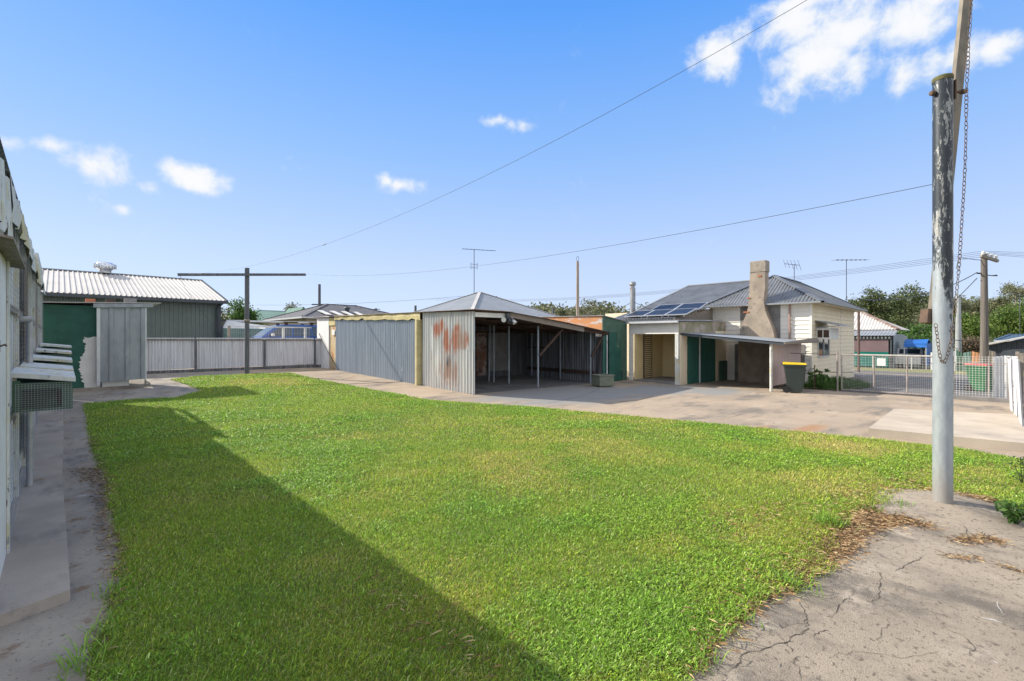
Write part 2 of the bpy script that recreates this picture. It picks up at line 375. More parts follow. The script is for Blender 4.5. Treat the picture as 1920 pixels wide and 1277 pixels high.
def jit(pts,n=5,a=.03):
    out=[]
    for i in range(len(pts)-1):
        p,q=V(pts[i][:2]),V(pts[i+1][:2])
        for k in range(n):
            t=k/n; x=p.lerp(q,t)
            if k: x=x+V((random.uniform(-a,a),random.uniform(-a,a)))
            out.append(x)
    out.append(V(pts[-1][:2])); return out
def px2(*l): return [G(*p) for p in l]

big=[(-250,-120),(300,-120),(300,300),(-250,300)]
sheet('ground',big,-.03,'earth',step=4.)
sheet('road',[(26.5,-90),(39.5,-90),(39.5,60),(26.5,60)],.0,'asphalt',step=3)
sheet('verge',[(39.5,-90),(44,-90),(44,60),(39.5,60)],.006,'verge',step=3)
sheet('crossover',[(20.75,-1.2),(26.6,-3),(26.6,5.2),(20.75,5.2)],.004,'asphalt')
cr=[]
def dcrack_shadow(pts,w,slot=1,n=6,a=.03): cr.append((jit(px2(*pts),n,a),w,slot))
dcrack_shadow([(1080,745),(1140,748),(1180,755),(1225,742)],.02)
dcrack_shadow([(1010,760),(1100,740),(1124,728)],.018,n=5)
dcrack_shadow([(1560,770),(1620,776),(1660,770),(1750,772)],.015)
dcrack_shadow([(1230,760),(1330,752),(1440,748)],.014)
dcrack_shadow([(1330,790),(1420,770),(1560,762)],.012)
dcrack_shadow([(600,712),(640,712),(672,704)],.025); dcrack_shadow([(655,722),(700,722),(738,716)],.022)  # both strips paint the T post's cast shadow on the ground
sheet('driveway',[(9.0,24.6),(2,24.6),(5.5,19.5),(5.5,1.5),(9,1.5),(9,-1.0),(20.75,-1.0),(20.75,5.4),(24,5.4),(24,24)],-.004,['drive','crack_shadow'],extra=cr)
blobs(X_['drive'],(.235,.235,.23),[(12.,9.6,0,4.2,2.4,9),(15.5,8.6,0,3.2,1.6,9),(17.,7.2,0,2.,1.2,9)],edge=(-.05,.5),nscale=.9,namp=1.8,nstretch=(.6,1.6,1))  # grey of the shaded concrete by the carport, put into the colour
blobs(X_['drive'],(.33,.20,.115),[(10.6,2.6,0,1.5,.35,9),(9.8,3.3,0,1.0,.25,9)],edge=(.1,.9),nscale=1.4,namp=1.6,nstretch=(.6,2.,1))
# left hand path and step
sheet('path',[(-.6,-3),(1.5,-3),(1.5,12.5),(5.5,12.5),(5.5,23.2),(-3,23.2),(-3,17),(-.6,17)],-.001,'path')
stp=[(-.34,4.18),(.055,4.3),(.05,5.5),(.03,8.),(.06,11.),(.07,15.4),(-.34,15.4)]
sheet('step',stp,0,['steppath'],thick=.075)
sheet('outhouse_slab',[(-.5,17.75),(1.0,17.9),(2.05,18.3),(2.05,20),(-.5,20)],0,['path'],thick=.09)
# lawn outline
lawn_px=[(160,1277),(178,1210),(196,1180),(214,1110),(226,1030),(208,960),(200,905),(178,850),(165,800),(158,758),(240,750),(330,746),(378,733),(352,722),(318,712),(365,706),(460,702),(545,700),(600,713),(700,731),(800,750),(890,757),(1000,764),(1200,782),(1400,801),(1640,824),(1800,842),(1935,866)]
lawn=[tuple(G(*p)[:2]) for p in lawn_px]+[(13.,-2.6),(8.2,-2.2)]
lawn+=[tuple(G(*p)[:2]) for p in [(1925,960),(1850,935),(1800,925),(1752,915),(1700,940),(1622,948),(1570,1000),(1552,1075),(1430,1125),(1370,1180),(1315,1235),(1275,1277)]]+[(2.2,.9),(1.6,-1.5),(.45,-1.5)]
def rough_outline(p,a=.045,n=6):
    out=[]
    for i in range(len(p)):
        A,B=V(p[i]),V(p[(i+1)%len(p)]); L=(B-A).length; k=max(1,min(n,int(L/(.15 if n<20 else .07))))
        for j in range(k):
            x=A.lerp(B,j/k); out.append((x.x+random.uniform(-a,a)*(j>0),x.y+random.uniform(-a,a)*(j>0)))
    return out
LAWN=rough_outline(lawn,.028,24)
sheet('lawn_soil',LAWN,.008,'soil')
# front right concrete
ac=[]
def acrack(pts,w,slot=1,n=7,a=.012): ac.append((jit(px2(*pts),n,a),w,slot))
acrack([(1365,1262),(1400,1225),(1470,1207),(1512,1182),(1515,1165)],.006)
acrack([(1500,1130),(1513,1155),(1510,1172)],.005,n=5); acrack([(1525,1197),(1535,1187),(1555,1184)],.006,n=4)
acrack([(1558,1158),(1580,1132),(1597,1118)],.005,n=5); acrack([(1625,1130),(1646,1126),(1650,1100),(1653,1075)],.005,n=5)
acrack([(1677,1073),(1700,1060),(1732,1043)],.006,n=5); acrack([(1475,1205),(1485,1225)],.007,n=3)
acrack([(1645,1210),(1652,1190),(1668,1160)],.003); acrack([(1820,1230),(1826,1215)],.006,n=3)
acrack([(1700,960),(1760,958),(1808,975),(1815,1010)],.005); acrack([(1500,1277),(1490,1240),(1500,1232)],.004)
acrack([(1330,1240),(1360,1230),(1372,1240)],.006,n=4)
acrack([(1470,1172),(1515,1170)],.003,n=4); acrack([(1775,1180),(1800,1190),(1830,1218)],.004,n=4); acrack([(1560,1235),(1600,1222),(1700,1235),(1760,1222)],.0025,n=5); acrack([(1860,1070),(1890,1090),(1920,1085)],.004,n=4)
ac.append((jit(px2((1840,1160),(1860,1163),(1880,1170)),3,.004),.011,2)); ac.append((jit(px2((1858,1240),(1872,1246)),3,.004),.008,2)); ac.append((jit(px2((1780,963),(1812,972)),3,.004),.012,2))
ac.append((jit(px2((1868,1125),(1872,1140),(1882,1155)),3,.004),.003,2))
apron=[tuple(G(*p)[:2]) for p in [(1275,1277),(1315,1235),(1355,1185),(1430,1120),(1540,1070),(1560,1000),(1600,950),(1690,930),(1750,915),(1800,922),(1850,930),(1925,950)]]+[(8.6,-1.7),(9.5,-6),(-2,-6),(-2,-1),(2.,.7)]
sheet('concrete_apron',rough_outline(apron,.02,4),.003,['apron','crack_shadow','scuff'],extra=ac,step=.5)
sheet('carport_floor',[(9.15,11.2),(15.5,11.2),(15.5,20.5),(9.15,20.5)],.001,'shadefloor')  # added dark sheet, interior shade painted into the floor
sheet('parking_slab',[(4.5,25.),(13,25.),(13,28.2),(4.5,28.2)],0,'path',thick=.28)
# raised slab on the right
A_,B_,C_=G(1628,818),G(1676,778),G(1920,852)
sl=[(A_.x,A_.y),(B_.x,B_.y),(16.2,-1.6),(12.6,-3.2),(C_.x+.3,C_.y-.9)]
sheet('raised_slab',sl,0,['slab','crack_shadow'],thick=.15,step=1.,extra=[(jit([(11.4,1.3),(12.4,.6),(13.2,-.4)],5,.03),.008,1)])

# ------------------------------------------------------------------ grass
def inpoly(x,y,poly):
    n=len(poly); r=np.zeros(len(x),bool); j=n-1
    for i in range(n):
        xi,yi=poly[i]; xj,yj=poly[j]
        c=((yi>y)!=(yj>y))&(x<(xj-xi)*(y-yi)/((yj-yi) or 1e-9)+xi); r^=c; j=i
    return r
def gzv(X,Y):
    def rp(x,a,b): return np.where(x<a,0,np.where(x<b,(x-a)**2/(2*(b-a)),x-a-(b-a)/2))
    return .028*(rp(Y,7,10)-rp(Y,30,40))-.014*(rp(X,6,9)-rp(X,34,44))
_ph=rng.uniform(0,6.28,(24,)); _kx=rng.normal(0,1,(24,)); _ky=rng.normal(0,1,(24,))
def fld(x,y,f,o=0):
    s=0
    for i in range(8):
        k=(i+o*8)%24; s=s+np.sin(f*(_kx[k]*x+_ky[k]*y)*(1+.35*i)+_ph[k]+o)/(1+.25*i)
    return s/3.2
def tri_mesh(name,co,nf,tint,mat):
    """co: (N,k,3) strips: each blade a 3-vert triangle or 4-vert quad"""
    N,k,_=co.shape; me=bpy.data.meshes.new(name)
    me.vertices.add(N*k); me.vertices.foreach_set('co',co.reshape(-1).astype(np.float32))
    me.loops.add(N*k); me.loops.foreach_set('vertex_index',np.arange(N*k,dtype=np.int32))
    me.polygons.add(N); me.polygons.foreach_set('loop_start',np.arange(0,N*k,k,dtype=np.int32))
    try: me.polygons.foreach_set('loop_total',np.full(N,k,np.int32))
    except Exception: pass
    at=me.attributes.new('tint','FLOAT_COLOR','POINT')
    c=np.ones((N,k,4),np.float32); c[:,:,:3]=tint if tint.ndim==3 else tint[:,None,:]
    at.data.foreach_set('color',c.reshape(-1))
    me.materials.append(X_[mat]); me.update(calc_edges=True)
    o=bpy.data.objects.new(name,me); COL.objects.link(o); return o
def scatter(dens,d0,d1,poly):
    xs=[p[0] for p in poly]; ys=[p[1] for p in poly]
    x0,x1=max(min(xs),-1),min(max(xs),d1+4); y0,y1=max(min(ys),-3),min(max(ys),d1*1.1+2)
    n=int(dens*(x1-x0)*(y1-y0)); x=rng.uniform(x0,x1,n); y=rng.uniform(y0,y1,n)
    f=x*SN+y*CS; r=x*CS-y*SN
    ok=(f>d0)&(f<=d1)&(np.abs(r)<f*1.25+1.2); x,y=x[ok],y[ok]
    ok=inpoly(x+rng.normal(0,.028,len(x)),y+rng.normal(0,.028,len(x)),poly); return x[ok],y[ok]
def dryness(x,y):
    d=.34*fld(x,y,.75,0)+.28*fld(x,y,2.6,1)
    for cx,cy,rr,s in ((4.2,2.3,.8,.45),(6.8,1.4,1.4,.3),(8.6,.6,2.0,.35),(3.2,.9,.5,.5),(5.4,4.2,1.6,.25),(8.,7.5,2.5,.2),(5.5,17.5,2.2,.5),(1.9,2.6,.4,.35),(9.5,2.2,1.3,.4)):
        d=d+s*np.exp(-((x-cx)**2+(y-cy)**2)/rr**2)
    return d
blades=[];tints=[]
for d0,d1,dens,ln,wd in ((.6,3.2,26000,.034,.0028),(3.2,5,17000,.034,.0037),(5,8,8500,.034,.0056),(8,13,3600,.035,.0095),(13,27,1600,.038,.016)):
    x,y=scatter(dens,d0,d1,LAWN); n=len(x)
    lf=fld(x,y,5.,2)
    L=ln*rng.uniform(.55,1.35,n)*(1+.25*lf)
    clover=(fld(x,y,1.3,1)+.5*fld(x,y,4.,0)+rng.normal(0,.25,n))>.42
    a=rng.uniform(0,2*PI,n); tilt=rng.uniform(.2,1.35,n); tilt[clover]=rng.uniform(.9,1.4,clover.sum())
    h=np.cos(tilt)*L; q=np.sin(tilt)*L
    z=gzv(x,y)+.006
    w=wd*rng.uniform(.7,1.3,n); w[clover]*=1.75
    px,py=-np.sin(a)*w/2,np.cos(a)*w/2
    zb=np.where(clover,rng.uniform(.008,.028,n),0)
    co=np.empty((n,4,3))
    b=np.stack([x,y,z+zb],1); dv=np.stack([np.cos(a)*q,np.sin(a)*q,h],1); pv=np.stack([px,py,0*x],1)
    co[:,0]=b-pv*.8; co[:,1]=b+pv*.8
    mid=b+dv*.62+np.stack([0*x,0*x,h*.18],1)
    co[:,2]=mid+pv; co[:,3]=b+dv
    co[:,3]=np.where(clover[:,None],mid-pv,co[:,3])
    dr=dryness(x,y)+rng.normal(0,.28,n)
    g1=np.array([.325,.475,.05]); g2=np.array([.19,.36,.042]); dry=np.array([.62,.50,.20]); yel=np.array([.46,.50,.06])
    t=np.clip(.5+.5*fld(x,y,2.,2)+rng.normal(0,.25,n),0,1)[:,None]
    c=g1*t+g2*(1-t)
    k=np.clip((dr-.05)/.5,0,1)[:,None]; c=c*(1-k)+yel*k
    k=np.clip((dr-.5)/.35,0,1)[:,None]*(~clover)[:,None]; c=c*(1-k)+dry*k
    c[clover]=c[clover]*.4+np.array([.21,.41,.045])*.6
    sb=(rng.random((n,1))<.055)*(~clover)[:,None]; c=c*(1-sb)+np.array([.50,.44,.24])*sb; pb=(rng.random((n,1))<.10); c=c*(1-pb)+np.array([.40,.50,.17])*pb; c*=np.clip(rng.lognormal(-.06,.36,(n,1)),.35,2.)
    blades.append(co); tints.append(c)
# ragged runners over the edges
g=tri_mesh('lawn_grass',np.concatenate(blades),0,np.concatenate(tints),'grass')
tag(g,None,None,kind='stuff'); g['label']='short green lawn with clover and straw-coloured dry patches'
def strawfield(name,paths,dens,label,zadd=0.,col=((.33,.20,.10),(.48,.36,.20),(.20,.12,.065))):
    cs=[];ts=[]
    for pts,wid in paths:
        P=[G(*p) for p in pts]
        for i in range(len(P)-1):
            A,B=P[i],P[i+1]; L=(B-A).length; n=int(L*wid*2*dens)
            t=rng.uniform(0,1,n); ox=rng.normal(0,wid*.55,n); oy=rng.normal(0,wid*.55,n)
            x=A.x+(B.x-A.x)*t+ox; y=A.y+(B.y-A.y)*t+oy
            a=rng.uniform(0,2*PI,n); ln=rng.uniform(.02,.085,n); w=rng.uniform(.0015,.0035,n)
            z=gzv(x,y)+rng.uniform(.008,.028,n)+zadd; rise=rng.uniform(-.004,.02,n)
            d=np.stack([np.cos(a)*ln,np.sin(a)*ln,rise],1); p=np.stack([-np.sin(a)*w,np.cos(a)*w,0*x],1); b=np.stack([x,y,z],1)
            co=np.stack([b-p,b+p,b+d*.6+p*.8+np.array([0,0,.006]),b+d],1); cs.append(co)
            kk=rng.integers(0,3,n); ts.append(np.array(col)[kk]*rng.uniform(.7,1.25,(n,1)))
    o=tri_mesh(name,np.concatenate(cs),0,np.concatenate(ts),'straw'); tag(o,None,None,kind='stuff'); o['label']=label
    return o
strawfield('dry_thatch',[([(1290,1265),(1330,1210),(1370,1170),(1425,1125)],.05),([(1425,1125),(1500,1090),(1545,1050)],.06),([(1545,1060),(1575,1020),(1590,975),(1640,955)],.11),([(1600,985),(1680,975),(1750,990)],.10),([(1690,935),(1745,918)],.07),
    ([(1790,1020),(1850,1010),(1880,1025)],.06),([(1765,1045),(1840,1052)],.03),([(1870,1060),(1925,1080)],.03),([(1800,930),(1860,940),(1925,955)],.10),([(1440,1110),(1520,1060)],.08),([(1560,1040),(1620,985),(1700,975)],.14)],4200,'brown dead grass clippings along the broken concrete edge')
strawfield('leaf_litter',[([(205,1150),(222,1080),(218,1000)],.03),([(200,930),(190,880),(172,820)],.05),([(150,880),(170,905)],.12),([(25,1010),(45,960),(62,900)],.035),([(110,800),(105,770)],.06),([(30,1110),(60,1000)],.03),([(200,1040),(190,960),(176,880)],.05),([(185,1230),(215,1130)],.04)],1100,'brown leaf litter and dead grass scattered along the narrow path',col=((.24,.16,.10),(.34,.25,.15),(.14,.10,.07)))
strawfield('dead_grass',[([(1300,1230),(1400,1110),(1530,1020)],.22),([(1530,1020),(1600,930),(1740,900)],.24),([(1300,1000),(1500,950)],.3),([(1790,900),(1920,920)],.25),([(1830,870),(1920,885)],.2),([(700,1110),(900,1250)],.2),([(200,1100),(200,900)],.08)],330,'thin dead straw lying through the grass near the concrete',zadd=.018)
# ragged green tufts over the concrete edge
cs=[];ts=[]
for (qx,qy,cnt,ln) in [(1400,1120,60,.12),(1470,1095,70,.13),(1545,985,110,.16),(1570,990,60,.13),(1500,1110,40,.1),(1380,1165,40,.1),(1690,950,60,.09),(1640,960,40,.09),(150,1255,40,.13),(200,1180,40,.12),(215,1110,40,.1),(1905,955,50,.12),(1350,1195,40,.1),(1310,1240,50,.1),(170,1235,30,.14),(1830,850,40,.07)]:
    c=G(qx,qy); n=cnt
    x=c.x+rng.normal(0,.06,n); y=c.y+rng.normal(0,.06,n); a=rng.uniform(0,2*PI,n); L=ln*rng.uniform(.5,1.1,n); q=L*rng.uniform(.5,.95,n); h=np.sqrt(np.maximum(L*L-q*q,0)); w=.003
    b=np.stack([x,y,gzv(x,y)+.006],1); d=np.stack([np.cos(a)*q,np.sin(a)*q,h],1); p=np.stack([-np.sin(a)*w,np.cos(a)*w,0*x],1)
    m1=b+d*.5+np.array([0,0,1])*h[:,None]*.25
    cs.append(np.stack([b-p,b+p,m1+p,m1-p],1)); cs.append(np.stack([m1-p,m1+p,b+d+p*.1,b+d-p*.1],1))
    cc=np.array([.22,.38,.05])*rng.uniform(.6,1.4,(n,1)); ts+= [cc,cc]
o=tri_mesh('grass_tufts',np.concatenate(cs),0,np.concatenate(ts),'grass'); tag(o,None,None,kind='stuff'); o['label']='longer green runner grass creeping over the concrete edges'

ZU=(0,0,1)
# ================================================================== left bird loft
LX=-.29
loft=thing('bird_loft','long weathered mesh-fronted bird loft running along the left edge beside the narrow path','bird loft',(LX,5.,0))
yy=4.2
for k,mt in enumerate(['peel','galv','leaningwhite','galv','rustpaint','peel','galv','leaningwhite','rustpaint','galv','peel','galv','leaningwhite']):
    MB().corr((LX-.085+.006*(k%3),yy,.02),(0,1,0),ZU,[(0,0),(1.0,0),(1.0,3.0),(0,3.0)],seg=5,pitch=.1,amp=.016,rows=5,wob=.01).build('back_sheet',mt,loft); yy+=1.0
b=MB(); b.box(-3.6,LX-.12,4.15,4.2,0,3.05); b.box(-3.6,LX-.12,17.15,17.2,0,3.05); b.box(-3.6,-3.55,4.2,17.15,0,3.05); b.build('shell','timber',loft)
MB().box(LX-.06,LX-.01,13.6,17.2,3.40,3.50).build('top_rail','peel',loft); MB().box(LX-.06,LX-.01,13.6,15.2,3.0,3.40).build('top_panel','peel',loft); MB().box(LX-.06,LX-.01,17.0,17.2,3.0,3.40).build('top_post','peel',loft)
MB().corr((-3.7,4.1,3.02),(0,1,0),(1,0,.02),[(0,0),(13.2,0),(13.2,3.42),(0,3.42)],seg=4).build('roof','roofdk',loft)
y=5.62
while y<17.2:
    MB().box(LX-.075,LX-.015,y-.035,y+.035,gz(-.3,y)+.05,2.95).build('post','peel',loft); y+=1.62
MB().mesh((LX,5.5,.1),(0,1,0),ZU,11.6,2.75,.29,.05,.0022).build('mesh_screen','wirelt',loft)
for z in (1.0,2.0): MB().box(LX-.07,LX-.02,5.5,17.1,z,z+.06).build('rail','timberx',loft)
# patched tin at the top edge, each sheet torn and bent
random.seed(5)
for i,(ya,yb,zt,zb,mt) in enumerate([(4.1,5.35,2.98,2.45,'peel'),(5.3,6.6,3.06,2.74,'peel'),(6.55,8.5,3.09,2.8,'yellow'),(8.45,10.9,3.12,2.78,'peel'),(10.85,13.4,3.16,2.8,'yellow'),(13.3,17.2,3.2,2.9,'peel')]):
    b=MB(); n=12; vs=[]
    for k in range(n+1):
        yy=ya+(yb-ya)*k/n; bend=.018*math.sin(k*1.3+i); q=.03*math.sin(k*.55+i*2)+(random.uniform(.05,.12) if random.random()<.12 else 0)
        vs+=[V((LX-.1,yy,zt+.02)),V((LX+.012+bend*.4,yy,zt-.03+bend)),V((LX+.012+bend+.01,yy,zb+q))]
    fs=[]
    for k in range(n): fs+=[(3*k,3*k+3,3*k+4,3*k+1),(3*k+1,3*k+4,3*k+5,3*k+2)]
    b.add(vs,fs); o=b.build('flashing',mt,loft); sm=o.modifiers.new('thick','SOLIDIFY'); sm.thickness=.002
b=MB(); b.box(LX-.06,LX-.005,4.2,5.42,.0,2.36); b.build('door','white',loft,.004)
d=loft.children[-1] if False else [c for c in loft.children if c.name.startswith('door')][0]
b=MB(); b.box(LX-.004,LX+.012,5.36,5.46,.02,2.36); b.build('door_frame','peel',loft,.003)
b=MB(); b.tube([(LX+.01,4.62,1.70),(LX+.03,4.66,1.71),(LX+.03,4.74,1.70)],.006,6); b.box(LX,LX+.008,4.55,4.65,1.66,1.74); b.build('latch','rust',d)
b=MB(); b.prism([(LX-.05,4.2,2.385),(LX+.09,4.2,2.36),(LX+.09,5.75,2.335),(LX-.05,5.78,2.36)],(0,0,.016)); b.build('ledge','timber',loft)
MB().corr((LX-.012,8.2,.3),(0,1,0),ZU,[(0,0),(.75,0),(.75,2.4),(0,2.4)],seg=5).build('rusted_sheet','rust',loft)
MB().corr((LX-.012,12.2,.3),(0,1,0),ZU,[(0,0),(.65,0),(.65,2.4),(0,2.4)],seg=5).build('rusted_sheet','rustroof',loft)
b=MB(); b.tube([(LX+.05,7.65,1.95),(LX+.05,7.65,.06)],.03,10); b.tube([(LX-.02,7.62,1.97),(LX+.07,7.62,1.97)],.034,10); b.build('downpipe','wirelt',loft)
for i,(yy,px_,hgt) in enumerate([(5.8,.09,1.0),(7.15,.10,1.),(9.5,.125,1.),(11.9,.155,1.),(14.6,.19,1.)]):
    z0=1.12+gz(0,yy); z1=z0+.27; x0,x1=LX+.005,px_; L=.62
    nb=MB(); t=.02
    nb.box(x0,x1,yy,yy+L,z0,z0+t); nb.box(x0,x1,yy+L-t,yy+L,z0+t,z1); nb.box(x1-t,x1,yy,yy+L-t,z0+t,z1-.02)
    nb.box(x0,x0+.05,yy,yy+t,z0+t,z1); nb.box(x1-.07,x1-t,yy,yy+t,z0+t,z1-.02); nb.box(x0+.05,x1-.07,yy,yy+t,z1-.08,z1-.02)
    nb.box(x0+.04,x1-.1,yy+.25,yy+.27,z0+t,z1-.1)
    o=nb.build('nest_box','greensh',loft,.003)
    l=MB(); l.prism([(x0-.01,yy-.04,z1+.035),(x1+.02,yy-.05,z1-.025),(x1+.02,yy-.05,z1+.012),(x0-.01,yy-.04,z1+.075)],(0,L+.08,.02)); l.build('lid','peel',o,.003)
    w=MB(); w.mesh((x0+.02,yy-.006,z0-.02),(1,0,0),ZU,x1-x0-.03,.26,.019,.019,.002); w.build('wire_front','wirelt',o)
    MB().box(x0+.05,x1-.05,yy+.3,yy+.45,z0+t,z0+.12).build('nest_tray','tarpblue' if i==2 else 'brown',o)

# ================================================================== outhouse
oh=thing('outhouse','squat dark green outhouse with a white painted patch and a ribbed grey metal screen','outhouse',(.6,18,gz(.6,18)))
b=MB(); zb=gz(0,18)+.09
b.box(-.75,.86,18.0,18.05,zb,2.68); b.box(-.75,-.7,18.05,19.9,zb,2.68); b.box(.81,.86,18.05,19.9,zb,2.68); b.box(-.7,.81,19.85,19.9,zb,2.68)
for i in range(9): b.box(-.75,.862,17.994,18.0,zb+.26*i+.012,zb+.26*i+.25)
b.build('wall','greenpaint',oh)
random.seed(3)
L_=[];z=zb
while z<1.78: L_.append((.47+random.uniform(-.035,.035)+.06*math.sin(z*5),17.9905,z)); z+=.035
poly=L_+[(.5,17.9905,1.80),(.6,17.9905,1.77),(.72,17.9905,1.81),(.858,17.9905,1.79),(.858,17.9905,zb)]
MB().prism(poly[::-1],(0,.003,0)).build('paint_patch','white',oh)
b=MB(); b.corr((.80,17.80,.50),(1,0,0),ZU,[(0,0),(1.08,.05),(1.08,2.17),(0,2.12)],pitch=.36,amp=.035,kind='trap'); b.build('metal_screen','ribgrey',oh)
b=MB(); b.box(.775,.85,17.79,17.83,.42,2.64); b.box(1.86,1.90,17.79,17.86,.50,2.68); b.build('screen_trim','alu',oh)
b=MB(); b.corr((1.89,17.82,.50),(0,1,0),ZU,[(0,0),(1.4,0),(1.4,2.1),(0,2.1)],pitch=.36,amp=.02,kind='trap'); b.build('side_screen','ribgrey',oh)
b=MB(); b.prism([(.7,17.72,2.63),(2.05,17.72,2.70),(2.05,17.72,2.80),(.7,17.72,2.74)],(0,.06,0)); b.build('fascia','ribgrey',oh)
b=MB(); b.prism([(-.9,17.85,2.70),(2.25,17.78,2.83),(2.25,20.1,2.83),(-.9,20.1,2.70)],(0,0,.02)); b.build('roof','zinc',oh)
b=MB(); b.box(1.86,1.9,17.83,17.87,zb-.06,.5); b.build('screen_leg','timber',oh); b=MB(); b.box(.9,1.5,17.95,17.97,zb,.55); b.build('footing_board','white',oh)
MB().mesh((1.5,17.9,zb-.02),(1,0,0),ZU,.36,.22,.03,.03,.003).build('wire_skirt','wirelt',oh)
for (x,m_,lab,h_) in [(.55,'brick','red brick lying on the outhouse roof',.10),(1.0,'brown','dark brown block lying on the outhouse roof',.09),(1.42,'conc','grey concrete block resting on the outhouse roof, rightmost of the three',.13)]:
    o=MB().box(x,x+.22+.08*(h_>.1),18.3,18.42,2.785+x*.041,2.785+x*.041+h_).at(x,18.3,2.8).build('block',m_,None,.008); tag(o,lab,'block')

# ================================================================== big shed behind
sh=thing('large_shed','large grey-green clad shed with bright white iron roof behind the outhouse','shed',(0,30,gz(0,30)))
MB().corr((-7,30,.5),(1,0,0),ZU,[(0,0),(13.4,0),(13.4,3.28),(0,3.28)],pitch=.19,amp=.05,kind='trap').build('wall','colorb',sh)
b=MB(); b.prism([(6.42,30.04,.5),(6.42,42,.5),(6.42,42,3.8),(6.42,36,5.4),(6.42,30.04,3.8)],(.05,0,0)); b.build('end_wall','trimdk',sh)
b=MB(); b.corr((-7.2,29.55,3.82),(1,0,0),(0,6.45,1.7),[(0,0),(13.85,0),(13.85,6.67),(0,6.67)],pitch=.2,amp=.045,kind='trap'); b.build('roof','zinc',sh)
b=MB(); b.corr((6.65,42.45,3.82),(-1,0,0),(0,-6.45,1.7),[(0,0),(13.85,0),(13.85,6.67),(0,6.67)],pitch=.152,amp=.024,seg=4); b.build('roof','zinc',sh)
b=MB(); b.box(-7.2,6.7,35.85,36.15,5.53,5.58); b.build('ridge_cap','roofgrey',sh)
b=MB(); b.box(-7.2,6.72,29.42,29.55,3.66,3.82); b.prism([(6.66,29.5,3.66),(6.66,36,5.36),(6.66,36,5.58),(6.66,29.5,3.86)],(.06,0,0)); b.build('gutter','trimdk',sh)
b=MB(); b.tube([(6.45,29.48,3.68),(6.3,29.7,3.5),(6.25,29.86,3.35),(6.25,29.88,.5)],.06,8); b.box(6.3,6.47,29.9,29.96,.5,3.7); b.build('downpipe','trimdk',sh)
c=(1.93,35.9,5.55)
b=MB(); b.lathe(c,[(.28,0),(.28,.16),(.34,.18),(.46,.26),(.50,.38),(.46,.50),(.32,.59),(.02,.63)],22)
for k in range(22):
    a=2*PI*k/22; b.obox((c[0]+.49*math.cos(a),c[1]+.49*math.sin(a),c[2]+.38),(.03*math.cos(a),.03*math.sin(a),0),(-.012*math.sin(a),.012*math.cos(a),.0),(0,0,.13))
b.build('roof_vent','chrome',sh)

# ================================================================== corrugated back fence
FY=22.6
fn=thing('corrugated_fence','low whitewashed corrugated iron fence across the far end of the lawn','fence',(3,FY,gz(3,FY)))
segs=[(-2.2,.4),(.4,2.35),(2.35,3.98),(3.98,6.55),(6.55,8.75),(8.75,9.15)]
random.seed(9)
for (a,c) in segs:
    MB().corr((a+.03,FY+random.uniform(-.01,.01),gz(a,FY)+.14),(1,0,0),ZU,[(0,random.uniform(-.02,.02)),(c-a-.06,random.uniform(-.02,.03)),(c-a-.06,1.25),(0,1.25)],seg=8,pitch=.1,amp=.026).build('panel','fence',fn)
    MB().box(c-.04,c+.04,FY-.10,FY-.03,gz(c,FY),1.70).build('post','darkpost' if c<9 else 'timber',fn)
MB().beam((-2.2,FY-.015,1.735),(9.15,FY-.015,1.69),.07,.06).build('top_rail','timberx',fn)
MB().beam((-2.2,FY+.10,.72),(9.15,FY+.10,.70),.05,.07).build('rail','timberx',fn)
b=MB(); b.corr((-2.2,FY+.02,gz(3,FY)-.05),(1,0,0),ZU,[(0,0),(11.3,0),(11.3,.17),(0,.17)],seg=4); b.build('base_sheet','darkiron',fn)
# weldmesh neighbour fence above
wf=thing('mesh_fence','white pipe and weldmesh fence standing above the corrugated fence beside the blue car','fence',(7,24.4,gz(7,24.4)))
for x in (5.6,7.95,9.0): MB().box(x-.05,x+.05,24.38,24.46,gz(x,24.4),2.34).build('post','wirewhite' if x>6 else 'timber',wf)
MB().box(5.6,9.3,24.4,24.44,2.28,2.34).build('rail','wirewhite',wf); MB().box(5.6,9.3,24.4,24.44,1.72,1.77).build('rail','wirewhite',wf)
MB().mesh((5.6,24.37,1.74),(1,0,0),ZU,3.6,.56,.075,.28,.004).build('mesh','wirewhite',wf)

# ================================================================== blue car
CXX,CY,CZ=6.25,25.6,gz(8,26.3)+.28
car=thing('parked_car','blue wagon with roof racks parked behind the mesh fence','car',(CXX+2.3,CY,CZ))
def cp(x,z): return (CXX+x,CY,CZ+z)
b=MB(); low=[(0.0,.35),(.05,.78),(.25,.90),(1.15,1.06),(3.95,1.10),(4.62,1.02),(4.68,.4),(4.1,.28),(.5,.28)]
b.prism([cp(*p) for p in low],(0,1.78,0)); body=b.build('body','carblue',car,.05)
b=MB()
bot=[(1.05,1.04),(4.55,1.06)]; top=[(1.85,1.66),(2.2,1.72),(3.9,1.72),(4.35,1.64)]
def gh(x,z,s): return V((CXX+x,CY+(.06+.16*(z-1.04)/.7 if s==0 else 1.72-.16*(z-1.04)/.7),CZ+z))
pf=[bot[0],*top,bot[1]]; n=len(pf)
vs=[gh(x,z,0) for x,z in pf]+[gh(x,z,1) for x,z in pf]
b.add(vs,[tuple(range(n)),tuple(range(n,2*n))[::-1]]+[(i,n+i,n+(i+1)%n,(i+1)%n) for i in range(n)]); b.build('cabin','carblue',car,.03)
def side(pts,nm='window'):
    m=MB(); p=[gh(x,z,0)+V((0,-.012,0)) for x,z in pts]; m.prism(p,(0,.02,0)); return m.build(nm,'glass',car)
side([(1.35,1.12),(1.95,1.58),(2.55,1.62),(2.55,1.12)]); side([(2.63,1.12),(2.63,1.62),(3.5,1.62),(3.55,1.12)]); side([(3.63,1.12),(3.6,1.6),(4.15,1.56),(4.4,1.12)])
